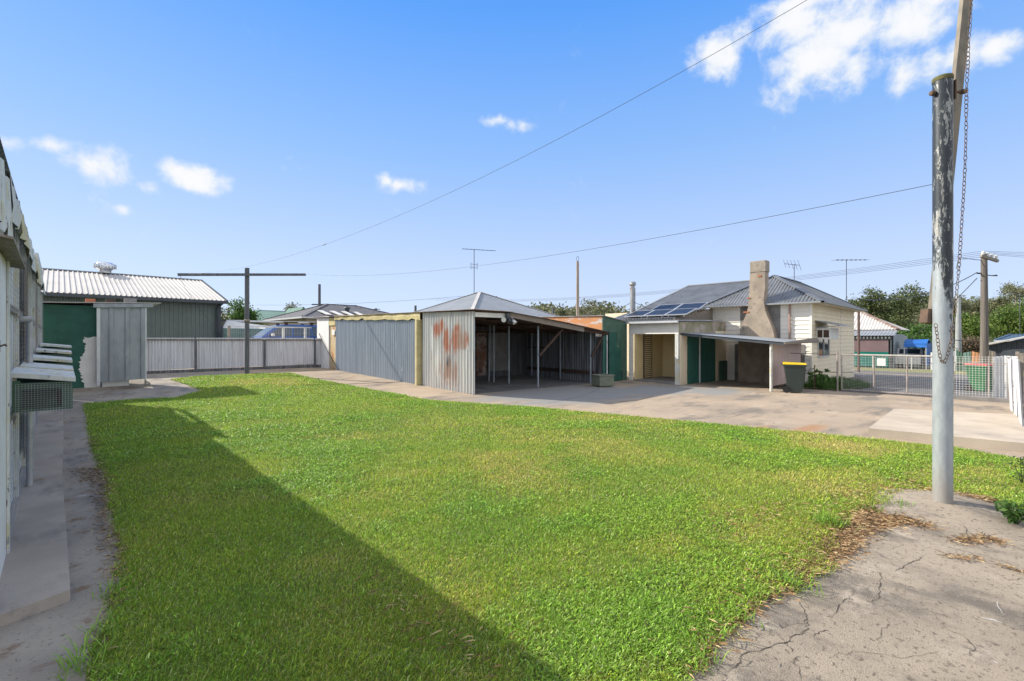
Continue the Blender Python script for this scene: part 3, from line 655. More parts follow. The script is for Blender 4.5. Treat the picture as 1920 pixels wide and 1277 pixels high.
m=MB(); p=[gh(1.13,1.10,0)+V((-.01,.1,.012)),gh(1.82,1.63,0)+V((-.01,.05,.012)),gh(1.82,1.63,1)+V((-.01,-.05,.012)),gh(1.13,1.10,1)+V((-.01,-.1,.012))]; m.prism(p,(.02,0,-.015)); m.build('windscreen','glass',car)
for x in (2.25,3.55):
    m=MB(); m.box(CXX+x,CXX+x+.07,CY+.12,CY+1.66,CZ+1.80,CZ+1.84); m.box(CXX+x-.05,CXX+x+.12,CY+.17,CY+.27,CZ+1.71,CZ+1.80); m.box(CXX+x-.05,CXX+x+.12,CY+1.5,CY+1.6,CZ+1.71,CZ+1.80); m.box(CXX+x-.12,CXX+x+.6,CY+.1,CY+.14,CZ+1.80,CZ+1.86); m.build('roof_rack','brown',car)
m=MB(); m.obox((CXX+1.55,CY-.12,CZ+1.17),(.07,.02,0),(0,.11,0),(0,0,.07)); m.build('mirror','white',car,.03)
for x in (.85,3.75):
    for s_ in (0,1):
        yy=CY+.02 if s_==0 else CY+1.58
        m=MB(); m.tube([(CXX+x,yy,CZ+.33),(CXX+x,yy+.2,CZ+.33)],.33,20); w=m.build('wheel','rubber',car)
        m=MB(); yy2=yy-.006 if s_==0 else yy+.2; m.tube([(CXX+x,yy2,CZ+.33),(CXX+x,yy2+.006,CZ+.33)],.2,16); m.build('rim','alu',w)
MB().box(CXX+.02,CXX+.1,CY+.1,CY+.4,CZ+.66,CZ+.8).build('headlight','lampwhite',car)

# ================================================================== carport shed
WX=9.1; RX=15.55; Y0=11.08; YB=15.2; YE=21.0
cpt=thing('carport_shed','open-fronted corrugated iron carport shed with rusty roof and orange-splashed side wall','carport',(12,15,gz(12,15)))
def gwall(ya,yb,zt0,zt1,mat,name='side_sheet',x=WX,**k):
    zb=min(gz(x,ya),gz(x,yb))-.02
    return MB().corr((x,ya,zb),(0,-1,0),ZU,[(0,gz(x,ya)-zb-.01),(ya-yb,gz(x,yb)-zb-.01),(ya-yb,zt1-zb),(0,zt0-zb)],rows=3,wob=.006,**k).build(name,mat,cpt)
gwall(YE,14.22,2.62,2.42,'galv',pitch=.135,amp=.026)
rp=M('splashed_iron',(.66,.65,.62),(.44,.46,.48),1.3,stretch=VS,rough=.5,metal=.1,extra=[((.40,.27,.18),2.0,.60,.75,(6,6,.35)),((.13,.15,.18),2.4,.64,.74,(6,9,.35))])
oc=(12,15,gz(12,15))
sp=[]
for (zx,zy,rx,rz) in [(1385,450,.16,.33),(1500,600,.15,.55),(1440,420,.12,.28),(1600,560,.16,.60),(1600,450,.12,.25),(1710,590,.12,.32),(1500,520,.12,.4)]:
    p=onX(580+zx*.1723,540+zy*.1723,WX); sp.append((p.x-oc[0],p.y-oc[1],p.z-oc[2],.5,rx*1.7,rz*1.1))
blobs(rp,(.50,.225,.15),sp,edge=(.05,.7),nscale=2.6,namp=3.,nstretch=(1,9,.7))
for (cc,lst) in (((.10,.115,.135),[(1515,860,.09,.55)]),((.78,.78,.76),[(1400,800,.10,.9),(1510,1000,.06,.10),(1340,560,.05,.9),(1720,760,.05,.6)])):
    s2=[]
    for (zx,zy,rx,rz_) in lst:
        p=onX(580+zx*.1723,540+zy*.1723,WX); s2.append((p.x-oc[0],p.y-oc[1],p.z-oc[2],.5,rx*1.7,rz_))
    blobs(rp,cc,s2,edge=(.1,.6),nscale=2.4,namp=1.6,nstretch=(1,9,.5))
blobs(rp,(.46,.33,.27),[(-2.9,-2.6,.55,.5,1.,.9),(-2.9,-3.3,1.6,.5,.6,.8)],edge=(.35,.9),nscale=2.,namp=2.6,nstretch=(1,6,.4))
gwall(13.88,Y0,2.66,2.58,rp,pitch=.15,amp=.03)
MB().corr((WX-.016,11.75,gz(WX,11.5)),(0,-1,0),ZU,[(0,0),(.66,0),(.66,1.35),(0,1.35)],pitch=.15,amp=.03).build('patch_sheet','rustpaint',cpt)
b=MB(); b.beam((WX-.06,14.05,gz(WX,14)),(WX-.06,14.05,2.42),.24,.10,(0,1,0)); b.build('column','yellow',cpt,.01)
b=MB(); n=26
vs=[];fs=[]
for k in range(n+1):
    yy=YE-.05+(13.9-YE+.05)*k/n; t=k/n; zt=2.78-.10*t; zb_=(2.60-.2*t)+.018*math.sin(k*2.1)+(.05 if k%7==3 else 0)
    xx=WX-.10+.012*math.sin(k*1.7)
    vs+=[(xx,yy,zt),(xx-.012,yy,(zt+zb_)/2),(xx,yy,zb_)]
for k in range(n): fs+=[(3*k,3*k+1,3*k+4,3*k+3),(3*k+1,3*k+2,3*k+5,3*k+4)]
o=b.add(vs,fs,0,False).build('fascia','yellow',cpt); s_=o.modifiers.new('t','SOLIDIFY'); s_.thickness=.004
# end bay: white panel, yellow lining, rust stain
wp=M('white_render_panel',(.74,.74,.74),(.66,.66,.67),2,rough=.7,extra=[((.45,.43,.42),3,.64,.75,(2,2,.6))])
b=MB(); b.box(WX-.03,WX+.02,21.72,23.1,gz(WX,22.4)-.02,2.8); b.build('end_panel',wp,cpt,.006)
b=MB(); b.box(WX+.02,WX+.06,21.02,21.72,gz(WX,21.3),2.62); b.build('rusty_lining',M('rust_stained_lining',(.50,.40,.24),(.44,.36,.24),2,rough=.8,extra=[((.42,.15,.05),2.2,.5,.66,(2,2,.8))]),cpt)
MB().box(WX-.02,WX+.06,21.05,21.72,2.36,2.72).build('lining_cap','yellow',cpt)
MB().box(WX-.05,WX-.03,21.02,21.32,1.92,2.16).build('notice_board','white',cpt)
b=MB(); pts=[onX(598+(635-598)*t,625+(694-625)*(t**.9),WX-.09) for t in (0,.25,.5,.75,1)]; b.tube(pts,.018,6); b.build('hose','rubber',cpt)
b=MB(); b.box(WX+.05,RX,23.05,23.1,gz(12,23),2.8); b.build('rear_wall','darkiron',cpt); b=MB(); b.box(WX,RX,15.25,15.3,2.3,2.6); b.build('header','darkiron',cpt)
# roof: flat strip then falling to the right
x1=10.6
MB().corr((WX-.16,23.2,2.78),(0,-1,-.012),(1,0,-.01),[(0,0),(12.35,0),(12.35,x1-WX+.16),(0,x1-WX+.16)],seg=4).build('roof_sheet','rustroof',cpt)
for (ya,yb,dz) in [(23.2,19.5,.02),(19.6,15.9,.0),(16.0,13.2,.015),(13.3,10.84,0)]:
    q=.012
    MB().corr((x1-.1,ya,2.76-q*(23.2-ya)+dz),(0,-1,-q),(1,0,-.108),[(0,0),(ya-yb,0),(ya-yb,5.55),(0,5.6)],seg=4,wob=.02,rows=4).build('roof_sheet','rustroof',cpt)
# roof framing
def rz(x,y): return 2.76-.012*(23.2-y)-(.108*(x-x1) if x>x1 else 0)
b=MB(); b.beam((WX,Y0-.05,rz(WX,Y0)-.13),(x1,Y0-.05,rz(x1,Y0)-.13),.05,.14); b.build('front_beam','white',cpt)
b=MB(); b.beam((x1-.1,Y0-.1,rz(x1,Y0)-.09),(14.4,Y0-.1,rz(14.4,Y0)-.11),.05,.17); b.build('front_beam','timber',cpt)
b=MB(); b.beam((14.2,Y0-.02,rz(14.2,Y0)-.14),(16.1,Y0-.02,rz(16.1,Y0)-.08),.05,.10); b.build('front_beam','brown',cpt)
for yy in (12.2,13.4,14.5): MB().beam((WX,yy,rz(WX,yy)-.1),(RX+.4,yy,rz(RX+.4,yy)-.09),.05,.12).build('rafter','brown',cpt)
for xx in (10.6,12.15,13.8): MB().beam((xx,Y0,rz(xx,Y0)-.2),(xx,YB,rz(xx,YB)-.2),.06,.09).build('purlin','brown',cpt)
for (x,y) in [(12.33,11.43),(12.24,12.85),(12.06,13.5),(12.03,13.75),(12.0,14.6)]:
    MB().tube([(x,y,gz(x,y)),(x+(.05 if y==13.75 else 0),y,rz(x,y)-.22)],.035,10).build('post','postgrey',cpt)
MB().beam((9.35,11.6,gz(9,11)),(9.35,11.6,2.4),.07,.07,(0,1,0)).build('post','brown',cpt)
for (x,y) in [(15.42,13.0),(15.40,11.4),(15.44,14.7)]: MB().tube([(x,y,gz(x,y)),(x,y,rz(x,y)-.06)],.04,10).build('post','postgrey',cpt)
MB().beam((12.35,11.38,1.15),(13.55,11.2,2.2),.05,.09).build('brace','brown',cpt)
MB().beam((15.35,11.32,1.02),(15.95,11.1,1.98),.045,.08).build('brace','brown',cpt)
zb=gz(15.5,11.3)-.03
MB().corr((RX,15.2,zb),(0,-1,0),ZU,[(0,.12),(3.95,.02),(3.95,2.10),(0,2.2)],seg=6,pitch=.13,amp=.018).build('far_side_sheet','darkiron',cpt)  # dark iron chosen so its colour holds the interior shade
MB().corr((WX+.1,YB,gz(12,YB)-.05),(1,0,0),ZU,[(0,0),(6.4,0),(6.4,2.15),(0,2.5)],seg=5,pitch=.13,amp=.016).build('back_sheet','shadeiron',cpt)  # darkest sheet, its colour stands in for the deep shade here
b=MB(); b.beam((RX-.07,15,.42),(RX-.07,11.3,.38),.05,.14); b.build('low_rail','brown',cpt)
b=MB(); b.beam((RX-.07,15,1.36),(RX-.07,13.9,1.36),.05,.05); b.build('low_rail','brown',cpt)
for z,xa,xb,m_ in ((1.35,9.4,12.6,'timber'),(.62,9.4,12.5,'postgrey'),(2.0,9.4,15.4,'brown')): MB().box(xa,xb,YB-.08,YB-.03,z,z+.08).build('back_rail',m_,cpt)
b=MB(); b.box(13.2,14.5,YB-.06,YB-.03,.35,2.05); b.build('back_door','conc',cpt)
MB().box(12.55,13.1,YB-.07,YB-.02,.2,2.1).build('back_panel','rustroof',cpt)
b=MB()
for k in range(5): b.box(9.18,9.36,12.3,14.8,.35+.4*k,.37+.4*k)
for yy in (12.3,13.5,14.75): b.box(9.18,9.22,yy,yy+.05,gz(9,13),2.1)
b.build('shelf_rack','timber',cpt)
fl=MB(); fx,fy,fz=10.35,10.9,2.36
fl.box(fx-.06,fx+.06,fy-.02,fy+.06,fz+.06,fz+.2); fl.tube([(fx,fy-.02,fz+.1),(fx-.12,fy-.1,fz+.02)],.02,6); fl.tube([(fx,fy-.02,fz+.1),(fx+.14,fy-.1,fz+.0)],.02,6)
f_=fl.build('floodlight','wire',cpt)
for dx,dirn in ((-.22,(-.6,-.5,-.1)),(.0,(-.35,-.5,-.7)),(.14,(.2,-.55,-.75))):
    d=V(dirn).normalized(); p=V((fx+dx,fy-.06,fz+.02-abs(dx)*.1))
    m=MB(); m.tube([p-d*.06,p,p+d*.07,p+d*.14,p+d*.15],[.025,.03,.045,.075,.078],14); m.build('lamp_head','lampwhite' if dx!=0 else 'wire',f_)

# ================================================================== orange and green shed behind carport
gs=thing('green_shed','flat-topped shed with faded orange side and dark green front beside the carport','shed',(17,12.5,gz(17,12.5)))
b=MB(); z0=gz(17,11.4)-.05
b.prism([(16.2,11.4,z0),(16.2,11.4,2.68),(16.2,14.9,2.74),(16.2,14.9,z0)][::-1],(.05,0,0)); b.build('side_wall','orange',gs)
b=MB(); b.box(16.17,16.198,11.41,14.88,z0,2.02); b.build('side_sheet','darkiron',gs)
b=MB(); b.prism([(16.2,11.35,z0),(18.0,11.35,z0),(18.0,11.35,2.47),(16.2,11.35,2.68)],(0,.05,0)); b.build('front_wall','greensh',gs)
b=MB(); b.prism([(16.15,11.3,2.69),(18.05,11.3,2.475),(18.05,15,2.5),(16.15,15,2.75)],(0,0,.03)); b.build('roof','roofverandah',gs)
b=MB(); b.box(18.0,18.05,11.4,15,z0,2.4); b.box(16.25,18,14.9,14.95,z0,2.4); b.build('rear_wall','darkiron',gs)
MB().corr((16.15,11.33,z0),(1,0,0),ZU,[(0,0),(.36,0),(.36,2.0),(0,2.0)],seg=5).build('corner_sheet','greenwood',gs)
dd=MB().box(16.52,17.42,11.26,11.3,z0+.05,2.02).build('door','greenpaint',gs,.004)
MB().box(17.05,17.35,11.245,11.258,1.35,1.98).build('worn_patch','greensh',dd)
MB().tube([(16.36,11.27,.25),(16.36,11.27,1.98)],.028,8).build('waste_pipe','wirewhite',gs)
b=MB(); b.box(17.5,17.56,11.28,11.34,.0,.35); b.build('hinge_block','trimdk',gs)
t=thing('laundry_tub','small mossy concrete laundry tub standing on the driveway by the green door','tub',(14.75,10.35,gz(14.75,10.35)))
b=MB(); X,Y,Z=14.75,10.35,gz(14.75,10.35)
ang=R(20); ux,uy=V((math.cos(ang),-math.sin(ang),0)),V((math.sin(ang),math.cos(ang),0))
c=V((X,Y,Z))
for s_ in(-1,1):
    b.obox(c+uy*.24*s_+V((0,0,.24)),ux*.32,uy*.03,V((0,0,.2))); b.obox(c+ux*.29*s_+V((0,0,.24)),ux*.03,uy*.21,V((0,0,.2)))
b.obox(c+V((0,0,.05)),ux*.26,uy*.21,V((0,0,.05)))
b.build('basin','trough',t,.015)
b=MB()
for s_ in(-1,1):
    b.obox(c+uy*.25*s_+V((0,0,.425)),ux*.35,uy*.045,V((0,0,.022))); b.obox(c+ux*.30*s_+V((0,0,.425)),ux*.045,uy*.205,V((0,0,.0215)))
b.build('rim','trough',t,.01)
# ================================================================== white weatherboard house
HX=22.9; HYf=5.5
hs=thing('weatherboard_house','cream weatherboard house with grey iron hip roof, tall rendered chimney and yellow porch','house',(23,8,gz(23,8)))
zf=gz(23,6)-.05
b=MB(); b.boards((HX,9.75,0),(0,-1,0),9.75-HYf,zf,3.28,(-1,0,0),.19,.02); b.build('wall','white_board',hs)
b=MB(); b.boards((HX,HYf,0),(1,0,0),8.5,zf-.12,3.28,(0,-1,0),.19,.02); b.build('wall','cream',hs)
b=MB(); b.box(HX+.0,31.4,HYf+.0,HYf+.06,zf-.2,3.25); b.box(HX+.005,HX+.06,HYf+.06,9.8,zf-.2,3.25); b.box(31.34,31.4,HYf+.06,16,zf-.2,3.1); b.box(HX,31.34,15.9,15.96,zf,3.1); b.box(HX-.0,HX+.06,9.8,15.9,zf,3.2); b.build('wall_core','cream',hs)
b=MB(); b.box(HX-.045,HX+.02,HYf-.045,HYf+.03,zf-.12,3.3); b.box(28.2,28.25,HYf-.035,HYf-.0,zf,3.28); b.build('corner_trim','white_board',hs)
# front hip roof
ex0,ex1,ey0,ey1,ez=22.58,31.8,5.05,10.15,3.30
ap=V((25.1,7.6,4.82)); ap2=V((29.3,7.6,4.82))
def roofface(name,pts,mat,parent,eave_dir,pitch=.14,amp=.022,seg=6):
    """planar roof face: pts[0]->pts[1] is its eave"""
    p=[V(q) for q in pts]; U=(p[1]-p[0]).normalized(); N=U.cross(p[2]-p[0]).normalized(); W=N.cross(U)
    poly=[((q-p[0]).dot(U),(q-p[0]).dot(W)) for q in p]
    return MB().corr(p[0],U,W,poly,pitch=pitch,amp=amp,seg=seg).build(name,mat,parent)
c00,c01,c10,c11=V((ex0,ey0,ez)),V((ex0,ey1,ez)),V((ex1,ey0,ez)),V((ex1,ey1,ez))
r1=roofface('roof',[c01,c00,ap],'roofdk',hs,0)
roofface('roof',[c00,c10,ap2,ap],'roofdk',hs,0)
roofface('roof',[c10,c11,ap2],'roofdk',hs,0)
roofface('roof',[c11,c01,ap,ap2],'roofdk',hs,0)
b=MB()
for p,q in ((c00,ap),(c01,ap),(c10,ap2),(c11,ap2),(ap,ap2)): b.beam(p+V((0,0,.01)),q+V((0,0,.02)),.22,.035)
b.build('ridge_cap','roofdk',hs)
b=MB(); b.beam((ex0-.04,ey1,ez-.03),(ex0-.04,ey0-.1,ez-.03),.10,.06); b.beam((ex0-.09,ey0-.05,ez-.03),(ex1,ey0-.05,ez-.03),.10,.06); b.build('gutter','roofgrey',hs)
b=MB(); b.box(ex0+.02,HX,ey0+.02,ey1,ez-.06,ez-.04); b.box(HX,ex1,ey0+.02,HYf,ez-.06,ez-.04); b.build('soffit','cream',hs)
# main rear roof with ridge along Y
rA,rB=V((26.5,12.6,4.84)),V((26.5,8.,4.84)); eA,eB=V((22.4,13.6,3.24)),V((22.4,9.9,3.24)); vA,vB=V((18.1,12.3,2.50)),V((18.1,9.0,2.50))
roofface('roof',[eA,V((22.4,8.,3.24)),rB,rA],'roofdk',hs,0)
roofface('roof',[V((30.5,14,3.2)),V((22.4,13.6,3.24)),rA],'roofdk',hs,0)
b=MB(); b.beam(rA,rB,.24,.05); b.beam(rA,eA,.22,.05); b.build('ridge_cap','roofgrey',hs)
vr=roofface('verandah_roof',[V((17.95,12.4,2.49)),V((17.95,8.95,2.49)),V((22.5,8.95,2.60)),V((22.5,12.4,2.60))],'roofverandah',hs,0,pitch=.12)
b=MB(); b.beam((17.93,12.4,2.44),(17.93,8.95,2.44),.08,.08); b.build('verandah_gutter','alu',hs)
b=MB(); b.prism([(18.2,9.02,1.95),(22.85,9.02,1.95),(22.85,9.02,2.56),(18.2,9.02,2.45)],(0,.05,0)); b.build('verandah_gable',M('mossy_gable_sheet',(.34,.30,.22),(.22,.22,.13),2,rough=.85,extra=[((.45,.37,.33),1.6,.52,.66)]),hs)
# porch
g0=gz(18.2,10.2)
b=MB(); b.boards((18.2,11.37,0),(0,-1,0),2.32,1.95,2.42,(-1,0,0),.47,.03); b.boards((18.2,11.37,0),(0,-1,0),.2,g0-.1,1.95,(-1,0,0),.19,.02); b.build('porch_fascia','white_board',hs)
b=MB(); b.box(18.16,18.3,9.05,9.2,g0-.1,1.95); b.build('porch_post','peel',hs,.006)
b=MB(); b.box(18.2,18.24,11.17,11.35,g0-.1,2.4); b.box(18.22,20.6,11.05,11.12,g0-.1,2.4); b.box(20.6,20.66,9.2,11.12,g0-.1,2.4); b.box(18.25,20.6,9.16,9.2,g0-.1,2.4); b.build('porch_wall','porch',hs)
b=MB(); b.box(18.1,20.6,9.2,11.05,g0-.08,g0+.07); b.build('porch_floor','conc',hs)
b=MB(); b.box(18.22,20.6,9.2,11.05,2.36,2.39); b.build('porch_ceiling','white_board',hs)
d=MB().box(18.86,19.5,11.0,11.05,g0+.07,1.98).build('screen_door','meshdoor',hs)
b=MB()
for i in range(9):
    for j in range(22):
        b.obox((18.9+.07*i,10.995,g0+.13+.088*j),(.018,0,.018),(0,.003,0),(-.018,0,.018))
b.build('door_pattern','porch',d)
b=MB(); b.box(18.84,18.86,10.99,11.05,g0+.07,2.0); b.box(19.5,19.53,10.99,11.05,g0+.07,2.0); b.build('door_frame','brown',d)
# screen wall right of porch: cream board, green gates, boards
b=MB(); b.box(18.26,18.84,9.0,9.04,g0-.12,1.9); b.build('side_board','cream',hs)
for (xa,xb) in ((18.86,19.9),(19.95,21.6)):
    b=MB(); x=xa
    while x<xb-.05: w_=min(.145,xb-x); b.box(x,x+w_-.012,8.97,9.0,gz(20,9)-.02,1.93); x+=.15
    b.box(xa,xb,9.0,9.02,.3,.4); b.box(xa,xb,9.0,9.02,1.5,1.6); b.build('green_gate','greenwood',hs)
MB().box(19.9,19.95,8.93,9.0,gz(20,9)-.03,1.95).build('gate_post','wirewhite',hs)
b=MB(); b.boards((21.62,9.0,0),(1,0,0),1.25,gz(22,9)-.02,2.1,(0,-1,0),.17,.02); b.build('side_board','cream',hs)
# chimney
cy0,cy1=6.35,8.6
_q=lambda l:[(onX(a_,b_,22.42).y,onX(a_,b_,22.42).z) for a_,b_ in l]
cl_=_q([(1384,640),(1387.6,624),(1391,611),(1394.5,600),(1400,587),(1402.5,577),(1404.6,549),(1407,491)]); cr2=_q([(1435.3,491),(1434,540),(1431.5,565),(1435,583),(1439,594),(1444,605),(1448,616),(1451,628),(1453,640)])
cprof=[(cl_[0][0],zf)]+cl_+cr2+[(cr2[-1][0],zf)]
b=MB(); b.prism([(22.42,y,z) for y,z in cprof],(.46,0,0))
ch=b.build('chimney','render',hs,.03)
for k in range(0): pass
b=MB(); b.box(22.40,22.90,cr2[0][0]-.02,cl_[-1][0]+.02,4.72,cl_[-1][1]+.01); b.build('stack_top',M('rough_stack',(.36,.31,.25),(.25,.22,.19),9,rough=.95,bump=.8,bscale=30,extra=[((.46,.41,.35),14,.55,.7)]),ch,.02)
for q in ((22.395,22.43,7.30,7.42,4.50,4.58),(22.395,22.43,7.75,7.9,3.55,3.6),(22.395,22.42,7.8,8.05,2.92,2.98)): MB().box(*q).build('exposed_brick','brick',ch)
b=MB(); b.box(22.855,22.868,onX(1463,600,22.86).y,onX(1388,600,22.86).y,1.5,3.26); b.box(22.855,22.868,5.72,8.6,zf,1.5); b.build('chimney_backing','conc',hs)
MB().tube([(22.82,6.28,3.25),(22.82,6.28,1.7)],.04,8).build('downpipe',M('copper_brown_pipe',(.40,.27,.22),(.33,.22,.18),3,rough=.5),hs)
# lean-to
b=MB(); b.corr((18.3,9.05,1.99),(1,0,0),(0,-1,-.095),[(0,0),(4.1,0),(4.05,3.95),(0,3.9)],pitch=.076,amp=.008,seg=4); b.build('lean_to_roof','roofgrey',hs)
b=MB(); b.beam((18.36,9.05,1.93),(18.36,5.2,1.56),.05,.10); b.build('lean_to_beam','trimdk',hs)
b=MB(); b.prism([(18.3,5.18,1.56),(22.35,5.14,1.58),(22.35,5.14,1.80),(18.3,5.18,1.63)],(0,.04,0)); b.build('lean_to_fascia','timber',hs)
b=MB(); b.tube([(18.46,5.68,gz(18.4,5.7)),(18.46,5.68,1.56)],.05,10); b.build('lean_to_post','peel',hs)
MB().corr((18.56,5.7,.02),(1,0,0),ZU,[(0,0),(3.7,0),(3.7,1.6),(0,1.55)],pitch=.17,amp=.01,kind='trap').build('lean_to_panel','pinkpanel',hs)
MB().box(21.9,22.7,8.88,8.92,gz(22,9),.72).build('meter_box','greensh',hs)
MB().box(22.845,22.86,6.3,6.62,1.02,1.10).build('meter_plate','white',hs)
# window and air conditioner on side wall
b=MB(); zs=.98; b.box(23.85,23.9,HYf-.06,HYf,zs,1.95); b.box(25.75,25.8,HYf-.06,HYf,zs,1.95); b.box(24.8,24.85,HYf-.06,HYf,zs,1.95); b.box(23.85,25.8,HYf-.07,HYf,zs-.06,zs); wdw=b.build('window','alu',hs)
MB().box(23.9,25.75,HYf-.03,HYf-.022,zs,1.95).build('pane','glass',wdw)
ac=MB().box(23.6,25.1,HYf-.55,HYf-.02,1.72,2.2).build('air_conditioner','white',hs,.01)
b=MB(); b.box(23.594,23.6,HYf-.5,HYf-.30,1.8,2.12); b.box(23.594,23.6,HYf-.26,HYf-.08,1.8,2.12); b.build('grille','brown',ac)
b=MB(); b.prism([(23.45,HYf-.95,2.28),(25.6,HYf-.95,2.28),(25.6,HYf-.02,2.52),(23.45,HYf-.02,2.52)],(0,0,.025)); b.beam((23.5,HYf-.9,2.29),(23.5,HYf-.02,2.22),.03,.03); b.build('window_hood','roofgrey',hs)
# flue
b=MB(); fx_,fy_=20.5,12.6
b.tube([(fx_,fy_,2.8),(fx_,fy_,4.28)],.13,12); b.tube([(fx_,fy_,4.28),(fx_,fy_,4.36)],.09,12); b.tube([(fx_,fy_,4.36),(fx_,fy_,4.42),(fx_,fy_,4.46),(fx_,fy_,4.56)],[.1,.17,.15,.15],12)
fl=b.build('flue',M('stained_flue',(.36,.38,.40),(.20,.19,.19),2,stretch=(3,3,1),rough=.5,metal=.3,extra=[((.22,.12,.08),2.,.56,.7)]),hs)
b=MB(); b.tube([(fx_,fy_,3.6),(fx_-.5,fy_+.9,3.0)],.012,5); b.tube([(fx_,fy_,3.6),(fx_+.4,fy_-1.2,2.95)],.012,5); b.build('flue_stay','wire',fl)
# solar panels
roofface('roof',[V((19.0,13.0,2.64)),V((19.0,9.62,2.64)),V((22.3,9.62,3.22)),V((22.3,13.7,3.22))],'roofdk',hs,0)
b=MB(); b.prism([(19.0,9.64,2.50),(22.88,9.64,2.58),(22.88,9.64,3.2),(19.0,9.64,2.62)],(0,.04,0)); b.build('roof_gable','timber',hs)
b=MB(); b.box(19.02,19.06,9.7,13,2.46,2.63); b.build('roof_edge','trimdk',hs)
def rvz(x): return 2.64+(x-19.)*(.61/3.5)
def solar(y0,x0,tilt,label,w=1.30,l=.98,lift=.10):
    U=V((0,-1,0)); W=V((math.cos(tilt),0,math.sin(tilt))); N=U.cross(W)
    o=V((x0,y0,rvz(x0)+lift)); c=o+U*w/2+W*l/2
    t=thing('solar_panel',label,'solar panel',tuple(c),'solar panels on the verandah roof')
    m=MB(); m.obox(c,U*(w/2-.03),W*(l/2-.03),N*.014); m.build('cells','solar',t)
    m=MB()
    for s_ in (-1,1): m.obox(c+U*s_*(w/2-.015)+N*.002,U*.015,W*l/2,N*.022); m.obox(c+W*s_*(l/2-.015)+N*.002,U*(w/2-.03),W*.015,N*.021)
    m.build('frame','alu',t)
    m=MB()
    for s_ in (-1,1):
        p=c+U*s_*(w/2-.15)+W*(l/2-.1); m.beam(p-N*.02,(p.x,p.y,rvz(p.x)+.0),.03,.03); p=c+U*s_*(w/2-.15)-W*(l/2-.1); m.beam(p-N*.02,(p.x,p.y,rvz(p.x)-.005),.03,.03)
    m.build('bracket','alu',t)
names=['front row, left','front row, middle','front row, right']
for k in range(3): solar(12.3-1.03*k,19.25,R(16),'dark blue solar panel on the verandah roof, %s'%names[k],w=1.01,l=1.1)
for k in range(2): solar(11.75-1.23*k,20.6,R(19),'dark blue solar panel on the verandah roof, back row, %s'%('left' if k==0 else 'right'),w=1.2,l=1.1,lift=.14)

# ================================================================== antennas
def antenna(label,p,h,yl,els,ydir=(1,0,0),eldir=(0,1,0),lower=False,r=.018):
    p=V(p); t=thing('tv_antenna',label,'antenna',tuple(p))
    MB().tube([p,p+V((0,0,h))],r,6).build('mast','wire',t)
    d=V(ydir).normalized(); e=V(eldir).normalized(); m=MB(); top=p+V((0,0,h-.02))
    m.tube([top-d*yl*.35,top+d*yl*.65],r*.8,5)
    n=els
    for k in range(n):
        c=top+d*yl*(-.35+k/(n-1)); L=.32-.12*k/n
        m.tube([c-e*L,c+e*L],r*.5,4)
    m.build('boom','wire',t)
    if lower:
        m=MB(); c=p+V((0,0,h*.62))
        for s_ in (-.28,.28): m.tube([c+d*s_-V((0,0,.3)),c+d*s_+V((0,0,.3))],r*.6,4)
        for z in (-.15,.15): m.tube([c-d*.28+V((0,0,z)),c+d*.28+V((0,0,z))],r*.6,4)
        m.build('lower_array','wire',t)
    return t
antenna('tall television antenna with a long flat boom above the pale hip roof',D(889,550,40),3.75,2.85,9,(.9,-.45,0),(.45,.9,0),True,.03)
antenna('small stubby television antenna on the right slope of the chimney house roof',(29.9,8.0,4.6),1.35,.8,5,(-.5,.6,.1),(0,.3,1))
antenna('slender television antenna with long boom rising behind the weatherboard house',D(1587,575,33),3.3,2.4,8,(.75,-.6,.02),(.5,.7,0),False,.022)

